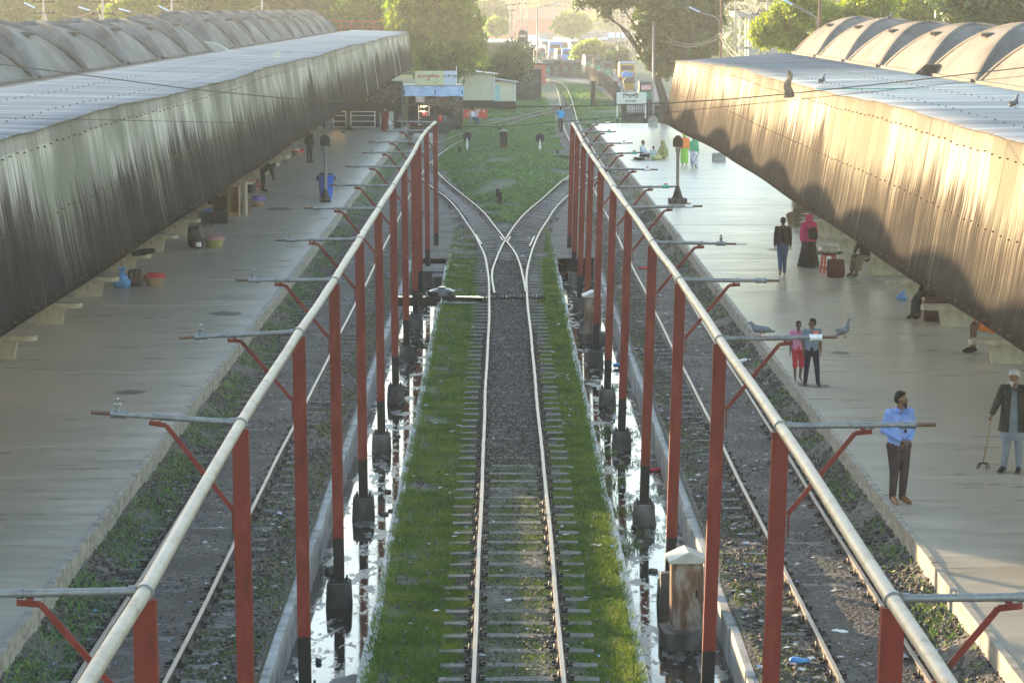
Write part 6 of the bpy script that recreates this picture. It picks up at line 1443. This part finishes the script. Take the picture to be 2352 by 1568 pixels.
# ------------------------------------------------------------------ vehicles
M_cng = mat('auto_green', [(.01,.13,.07),(.02,.20,.11)], .4, 1); M_cngc = mat('auto_hood', [(.02,.035,.03),(.05,.07,.06)], .5, 2); M_yel = mat('vehicle_yellow', (.36,.21,.03), .5); M_blu = mat('vehicle_blue', (.03,.20,.55), .4); M_wht = mat('vehicle_white', (.6,.6,.62), .3); M_tail = mat('tail_lamp_red', (.5,.02,.02), .3)
def wheel_me():
    b = MB(); b.tube([(-.06,0,0),(.06,0,0)], .22, 14); me = b.mesh('wheel', M_rubber); return me
WH = wheel_me()
def wheels(t, pos, s=1):
    for p in pos:
        o = bpy.data.objects.new('wheel', WH); COL.objects.link(o); o.parent = t; o.location = p; o.scale = (s,s,s)
def auto(u, v, lb, rz=0, scale=1.0, poster=False):
    p = G(u, v, Z0+.02); t = thing('auto_rickshaw', lb, 'auto rickshaw', p, rz, 'green auto rickshaws of the bazaar'); t.scale = (scale,)*3
    b = MB(); b.prism([(0,.28),(2.3,.28),(2.6,.5),(2.45,.9),(2.0,.95),(0,.85)], -.62, .62, 'x'); b.build('body', M_cng, t, bevel=.05)
    b = MB(); b.prism([(.02,.85),(.1,1.55),(.5,1.72),(1.7,1.7),(2.1,1.5),(2.4,.95),(2.3,.95),(2.0,1.42),(1.6,1.58),(1.5,.9)], -.6, .6, 'x'); b.build('hood', M_cngc, t, bevel=.06)
    b = MB(); b.bx(-.36,.36,-.01,.1,1.12,1.42); b.build('rear_window', M_glass, t)
    b = MB(); b.bx(-.2,.2,-.02,.04,.46,.58); b.build('number_plate', M_teal, t)
    for s in (-1,1): b = MB(); b.bx(s*.52-.05,s*.52+.05,-.02,.04,.55,.72); b.build('tail_lamp', M_tail, t)
    if poster: b = MB(); b.bx(-.42,.42,-.03,.0,.98,1.38); b.build('poster', mat('pink_poster', [(.6,.12,.12),(.6,.5,.5)], .6, 3), t)
    wheels(t, [(-.52,.35,.2),(.52,.35,.2),(0,2.3,.2)])
auto(1484,233,'green auto rickshaw with a pink poster on its back beside the leaning tree trunks', 0, 1.0, True)
for i, (u, v, rz, lb) in enumerate(((1396,176,.1,'green auto rickshaw nearest the end of the parked row'),(1376,166,.15,'green auto rickshaw second from the end of the parked row'),(1355,156,.2,'green auto rickshaw with a pale windscreen in the middle of the row'),(1334,150,.2,'green auto rickshaw left of the pale one in the middle of the row'),(1322,147,.1,'dark hooded auto rickshaw behind the middle of the row'),(1258,171,0,'dark green auto rickshaw at the left end behind the railing'),(1279,170,0,'second dark green auto rickshaw behind the railing'),(1301,171,0,'third dark green auto rickshaw behind the railing'),(1325,172,0,'fourth dark green auto rickshaw behind the railing'),(1246,136,.5,'white fronted auto rickshaw left of the blue vans'),(1262,128,.4,'auto rickshaw half hidden left of the blue bus'),(1252,118,.3,'auto rickshaw far back behind the white van'),(1330,132,.3,'auto rickshaw right of the blue van in the street'),(1345,138,.2,'auto rickshaw in front of the bright roadside bush'),(1338,125,.6,'auto rickshaw just behind the bright roadside bush'),(1300,119,.8,'auto rickshaw crossing behind the blue van'),(1236,142,.2,'auto rickshaw nearest the brick shelter'),(1366,148,.2,'auto rickshaw below the bright roadside bush'),(1282,112,.6,'auto rickshaw farthest back behind the tall blue bus'))):
    auto(u, v, lb, rz)
def van(u, v, lb, name, L_, W, H_, body, roof, rz=0, stripe=None, cat='van', win=True):
    p = G(u, v, Z0+.02); t = thing(name, lb, cat, p, rz)
    b = MB(); b.prism([(0,.35),(L_,.35),(L_+.1,.8),(L_-.1,H_*.55),(L_-.5,H_*.95),(.1,H_*.95),(0,H_*.5)], -W/2, W/2, 'x'); b.build('body', body, t, bevel=.06)
    b = MB(); b.bx(-W/2+.05,W/2-.05,.1,L_-.5,H_*.95,H_); b.build('roof', roof, t, bevel=.03)
    if win: b = MB(); b.bx(-W*.38,W*.38,-.02,.1,H_*.58,H_*.82); b.build('rear_window', M_glass, t)
    if stripe: b = MB(); b.bx(-W*.42,W*.42,-.03,.05,.6,.6+H_*.16); b.build('rear_panel', stripe, t)
    for s in (-1,1): b = MB(); b.bx(s*W*.44-.05,s*W*.44+.05,-.04,.02,.5,.8); b.build('tail_lamp', M_tail, t)
    wheels(t, [(-W*.4,.8,.3),(W*.4,.8,.3),(-W*.4,L_-.9,.3),(W*.4,L_-.9,.3)], 1.35)
van(1441,186,'yellow and blue human hauler truck parked on the bazaar road','mini_truck',3.6,1.75,2.0,M_yel,M_blu,0,M_blu,'truck')
van(1302,143,'blue van with a flat blue back in the bazaar traffic','delivery_van',4,1.5,1.9,M_blu,M_blu,0,None,'van')
van(1275,136,'tall blue bus left of the blue van','bus',7,1.9,2.7,M_blu,M_wht,0,M_yel,'bus')
van(1290,142,'yellow roofed blue pickup between the bus and the van','pickup',3.6,1.4,1.9,M_yel,M_yel,.1,M_blu,'pickup')
van(1399,138,'yellow bus with a grey roof beside the round shrub','bus',7,2.2,2.6,M_yel,M_grey,0,M_yel,'bus')
van(1320,118,'white minibus far back in the traffic, left one','minibus',5,2.0,2.1,M_wht,M_wht,.6,None,'minibus'); van(1312,112,'white minibus farthest back in the traffic','minibus',5,2.0,2.2,M_wht,M_cngc,.6,None,'minibus')
van(1226,120,'white car at the left edge of the bazaar traffic','parked_car',4,1.8,1.5,M_wht,M_wht,.3,None,'car'); van(1242,116,'green and white van beside the white car','delivery_van',4,1.8,1.7,M_cng,M_wht,.2,None,'van')
def cycle_rick(u, v, lb, hood):
    t = thing('cycle_rickshaw', lb, 'rickshaw', G(u, v, Z0+.02))
    b = MB(); n = 10; pr = [(.55*math.cos(PI*i/n), 1.15+.55*math.sin(PI*i/n)) for i in range(n+1)]+[(-.5,1.15+0*i) for i in range(1)]
    b.prism(pr[:-1], 0, .8, 'y'); b.build('hood', hood, t, smooth=False)
    b = MB(); b.bx(-.45,.45,.05,.8,.55,1.15); b.build('seat_box', M_yel, t, bevel=.03)
    b = MB(); b.tube([(0,.8,.5),(0,1.6,.6),(0,1.9,1.0)], .03, 6); b.tube([(-.3,1.85,1.02),(.3,1.85,1.02)], .02, 6); b.build('frame', M_dark, t)
    for p in ((-.5,.4,.33),(.5,.4,.33),(0,2.0,.33)):
        b = MB(); b.tube([(-.02,0,0),(.02,0,0)], .33, 16); b.build('wheel', M_rubber, t, loc=p)
cycle_rick(1440,204,'cycle rickshaw with a bright blue hood on the road behind the name board', M_blu)
cycle_rick(1445,221,'cycle rickshaw with a ribbed grey hood just behind the name board', M_cngc)
# ------------------------------------------------------------------ market sheds
sc = 520/FPX
for i, (u0, u1, vt, mm, lb) in enumerate(((1212,1240,80,M_tarpb,'market shed with a blue tarpaulin at the left end of the bazaar'),(1240,1285,76,M_shed,'tin roofed market shed behind the blue bus'),(1285,1345,72,M_shed,'long brown tin roofed market shed in the middle of the bazaar'),(1345,1398,73,M_shed,'tin roofed market shed above the pale tree'),(1398,1450,76,M_tarpb,'market shed with pale tarpaulin at the right end of the bazaar'))):
    x0 = A(u0,90,520).x; x1 = A(u1,90,520).x; h = HC-(vt-14)*sc-ZG
    t = thing('market_shed', lb, 'market shed', (x0,520+i*2,ZG), 0, 'market sheds'); w_ = x1-x0
    b = MB(); b.grid(lambda a, c: (-.2+(w_+.3)*a, -1.5+5*c, h-1.0+1.0*c+.06*math.sin(a*26)), 30, 2); o = b.build('roof', mm, t); m_ = o.modifiers.new('s','SOLIDIFY'); m_.thickness = .06
    b = MB()
    for k in range(5): b.bx(w_*k/4-.06,w_*k/4+.06,-1.2,-1.05,0,h-1.0)
    b.build('post', M_woodd, t); b = MB(); b.bx(0,w_,2,2.2,0,h-.4); b.build('back_wall', M_moss, t)
    b = MB(); b.grid(lambda a, c: (w_*a, -3.2+1.7*c, h-1.7+.55*c+.12*math.sin(a*9)), 12, 2); b.build('awning', M_tarpb if i%2 else M_shed, t)
# ------------------------------------------------------------------ tea stall
Y = 163; sc = Y/FPX
t = thing('tea_stall', 'tea stall with a pale blue awning and a painted sign board on top', 'stall', (A(995,290,Y).x, Y, ZG))
X = lambda u: A(u,200,Y).x-t.location.x; Z = lambda v: HC-(v-14)*sc-ZG
b = MB(); b.grid(lambda a, c: (X(928)+(X(1066)-X(928))*a, -.5+.5*c+.02*math.sin(a*31), Z(218)+(Z(196)-Z(218))*c+.02*math.sin(a*17+c)), 40, 5); o = b.build('awning', M_tarpb, t); m_ = o.modifiers.new('s','SOLIDIFY'); m_.thickness = .03
b = MB(); b.bx(X(925),X(1060),0,2.6,Z(197),Z(193)); b.build('roof', M_tin, t)
M_sgn = mat('sign_yellow_green', [(.50,.52,.30),(.58,.60,.40)], .5, 2); M_sgn2 = mat('sign_pale_blue', (.50,.56,.68), .5); M_sred = mat('sign_red_letters', (.55,.03,.03), .5); M_sgry = mat('sign_grey_letters', (.08,.09,.12), .5)
b = MB(); b.bx(X(953),X(1020),-.10,-.04,Z(193),Z(161)); sg = b.build('sign_board', M_sgn, t); b = MB(); b.bx(X(1020),X(1048),-.10,-.04,Z(193),Z(161)); b.build('sign_panel', M_sgn2, sg)
text('\u09ae\u09cd\u09af\u09be\u0997\u09a8\u09c7\u09be\u09bf\u09b2\u09df\u09be', .26, (X(984),-.115,Z(174)), M_sred, sg); text('\u099a\u09be', .22, (X(984),-.115,Z(181.5)), M_sred, sg)
text('\u09b9\u0995 \u09bf\u099f \u09b8\u09cd\u099f\u09b2', .22, (X(1034),-.115,Z(174)), M_sgry, sg)
b = MB(); b.lathe([(.12,0),(.14,.03),(.0,.03)], 12, (X(1002),-.11,Z(187)), 1, .15); b.build('painted_cup', M_yel, sg)
b = MB(); b.tube([(X(1048.5),-.05,Z(195)),(X(1048.5),-.05,Z(150))], .025, 6); b.build('flag_pole', M_plasw, t)
b = MB()
for u in (930,1000,1062): b.tube([(X(u),-.4,0),(X(u),-.4,Z(205))], .035, 6)
b.build('post', M_woodd, t)
b = MB(); b.bx(X(932),X(1058),2.4,2.55,0,Z(197)); b.bx(X(926),X(930),0,2.5,0,Z(197)); b.build('back_wall', M_moss, t)
M_pk = mat('snack_packets', [(.20,.02,.015),(.04,.02,.015),(.03,.10,.04),(.25,.22,.18),(.05,.03,.02),(.22,.12,.02),(.03,.03,.03)], .3, 13, kind='voronoi')
def packets(parent, x0, x1, y, z0, z1, n, seed):
    rr = random.Random(seed); b = MB()
    for _ in range(n):
        x = rr.uniform(x0,x1); z = rr.uniform(z0,z1); b.box((x, y+rr.uniform(-.1,.1), z), (.10,.03,.14), rot=(rr.uniform(-.3,.3),rr.uniform(-.3,.3),rr.uniform(-.5,.5)))
    props(b.build('hanging_packets', M_pk, parent), kind='stuff')
packets(t, X(965), X(1062), -.15, Z(243), Z(221), 260, 1); packets(t, X(1044), X(1054), -.45, Z(262), Z(222), 70, 2)
b = MB(); b.bx(X(955),X(975),-.4,.1,Z(232),Z(218)); b.build('hanging_poster', mat('drink_poster', [(.5,.15,.08),(.55,.55,.5),(.15,.35,.10)], .5, 2.2), t)
b = MB(); b.bx(X(968),X(1028),-.9,-.4,Z(266),Z(262)); b.bx(X(970),X(1026),-.85,-.45,0,Z(266)); b.build('counter', M_moss, t)
gl = MB()
for z in (Z(283),Z(268),Z(253),Z(239)): gl.bx(X(962),X(986),-.75,-.35,z,z+.03)
for u in (962,986): gl.bx(X(u)-.02,X(u)+.02,-.75,-.70,Z(284),Z(237)); gl.bx(X(u)-.02,X(u)+.02,-.40,-.35,Z(284),Z(237))
ca = gl.build('display_case', M_plasw, t)
M_bulb = mat('lit_bulb', (1.0,.55,.18), .5, emit=9)
for u, v in ((974,241),(974,252),(968,252),(980,240),(968,241)):
    b = MB(); b.sph((X(u),-.8,Z(v)), .045 if u == 974 else .028, 8, 6); b.build('bulb', M_bulb, ca)
b = MB(); b.box((X(976),-.6,Z(259)), (.35,.3,.22)); b.box((X(978),-.6,Z(266)), (.3,.3,.12)); b.build('wares', mat('pink_wares', (.5,.08,.12), .5), ca)
# table with flasks
t = thing('tea_table', 'small table crowded with an orange flask and cups at the stall front', 'table', (A(1012,268,160).x, 160.5, ZG))
b = MB(); b.bx(-.55,.55,-.3,.3,.78,.83); b.build('top', M_woodd, t)
for sx in (-.5,.5):
    for sy in (-.25,.25): b = MB(); b.bx(sx-.03,sx+.03,sy-.03,sy+.03,0,.78); b.build('leg', M_woodd, t)
b = MB(); b.lathe([(.12,0),(.14,.05),(.13,.33),(.07,.40),(.06,.45)], 12, (-.05,0,.83)); props(b.build('flask', M_plasr, None, smooth=True, loc=t.location), 'orange flask standing on the stall table', 'flask')
b = MB(); b.lathe([(.08,0),(.08,.3),(.04,.34)], 12, (.25,0,.83)); props(b.build('thermos', M_brass, None, smooth=True, loc=t.location), 'steel thermos next to the orange flask', 'thermos')
bucket('blue_drum', 1031, 287, ZG, 'blue plastic drum beside the pale concrete block', M_plasb, .65, .25)
b = MB(); b.box((0,0,.45),(2.3,.06,.62)); b.box((-1.0,0,.1),(.06,.1,.3)); b.box((1.0,0,.1),(.06,.1,.3)); props(b.build('painted_board', mat('red_white_panel', [(.55,.04,.02),(.55,.04,.02),(.6,.6,.6)], .5, 3.2, kind='voronoi'), None, loc=(A(1082,268,178).x,178,ZG+.15)), 'red and white patterned board leaning by the seated man at the stall', 'board')
for u, v, lb, m in ((1088,290,'blue and white plastic stool under the seated man at the stall',M_plasb),):
    t = thing('plastic_stool', lb, 'stool', G(u,v,ZG)); b = MB(); b.bx(-.2,.2,-.2,.2,.43,.47); b.build('seat', M_plasw, t)
    for sx in (-.16,.16):
        for sy in (-.16,.16): b = MB(); b.beam((sx*1.2,sy*1.2,0),(sx,sy,.43),.04,.04); b.build('leg', m, t)
# snack shop under the end of the left canopy
t = thing('snack_shop', 'dim snack shop with glass cases and hanging packets under the end of the left canopy', 'shop', (-8.1,158,ZP))
b = MB(); b.bx(-3.2,2.0,1.5,1.6,0,2.9); b.bx(1.9,2.0,-.2,1.6,0,2.9); b.build('back_wall', M_moss, t)
packets(t, -2.6, 2.0, .2, 1.6, 2.7, 420, 5)
for x0, x1 in ((-2.3,-1.5),(-1.2,.3)):
    b = MB()
    for z in (.1,.45,.8,1.05): b.bx(x0,x1,-.5,-.1,z,z+.03)
    for x in (x0,x1): b.bx(x-.02,x+.02,-.5,-.46,.1,1.08); b.bx(x-.02,x+.02,-.14,-.1,.1,1.08)
    b.build('display_case', M_plasw, t)
for x, z in ((-2.2,1.22),(-1.75,1.18)): b = MB(); b.sph((x,-.4,z),.06,8,6); b.build('bulb', M_bulb, t)
b = MB(); b.bx(.6,1.45,-.3,.2,0,1.05); b.build('chest_freezer', mat('freezer_grey', (.35,.36,.35), .4), t, bevel=.03)
b = MB(); b.bx(-3.05,-2.9,-1.2,-.9,0,2.2); b.bx(-2.75,-2.4,-.9,-.4,0,1.6); b.build('cabinet', M_grey, t)
# timbers piled on the left platform
for i, (a, c) in enumerate((((805,262),(838,290)),((812,270),(852,285)),((792,275),(808,302)),((786,296),(820,300)),((800,288),(846,296)))):
    p = G(a[0], a[1]+8, ZP+.1); q = G(c[0], c[1], ZP+.06); p.z += .5*(i<3); b = MB(); b.beam(p, q, .16, .12)
    props(b.build('timber', M_woodd, None), 'weathered timber beam in the pile under the left canopy edge', 'timber', 'pile of timber beams')
make_haze(.00045)
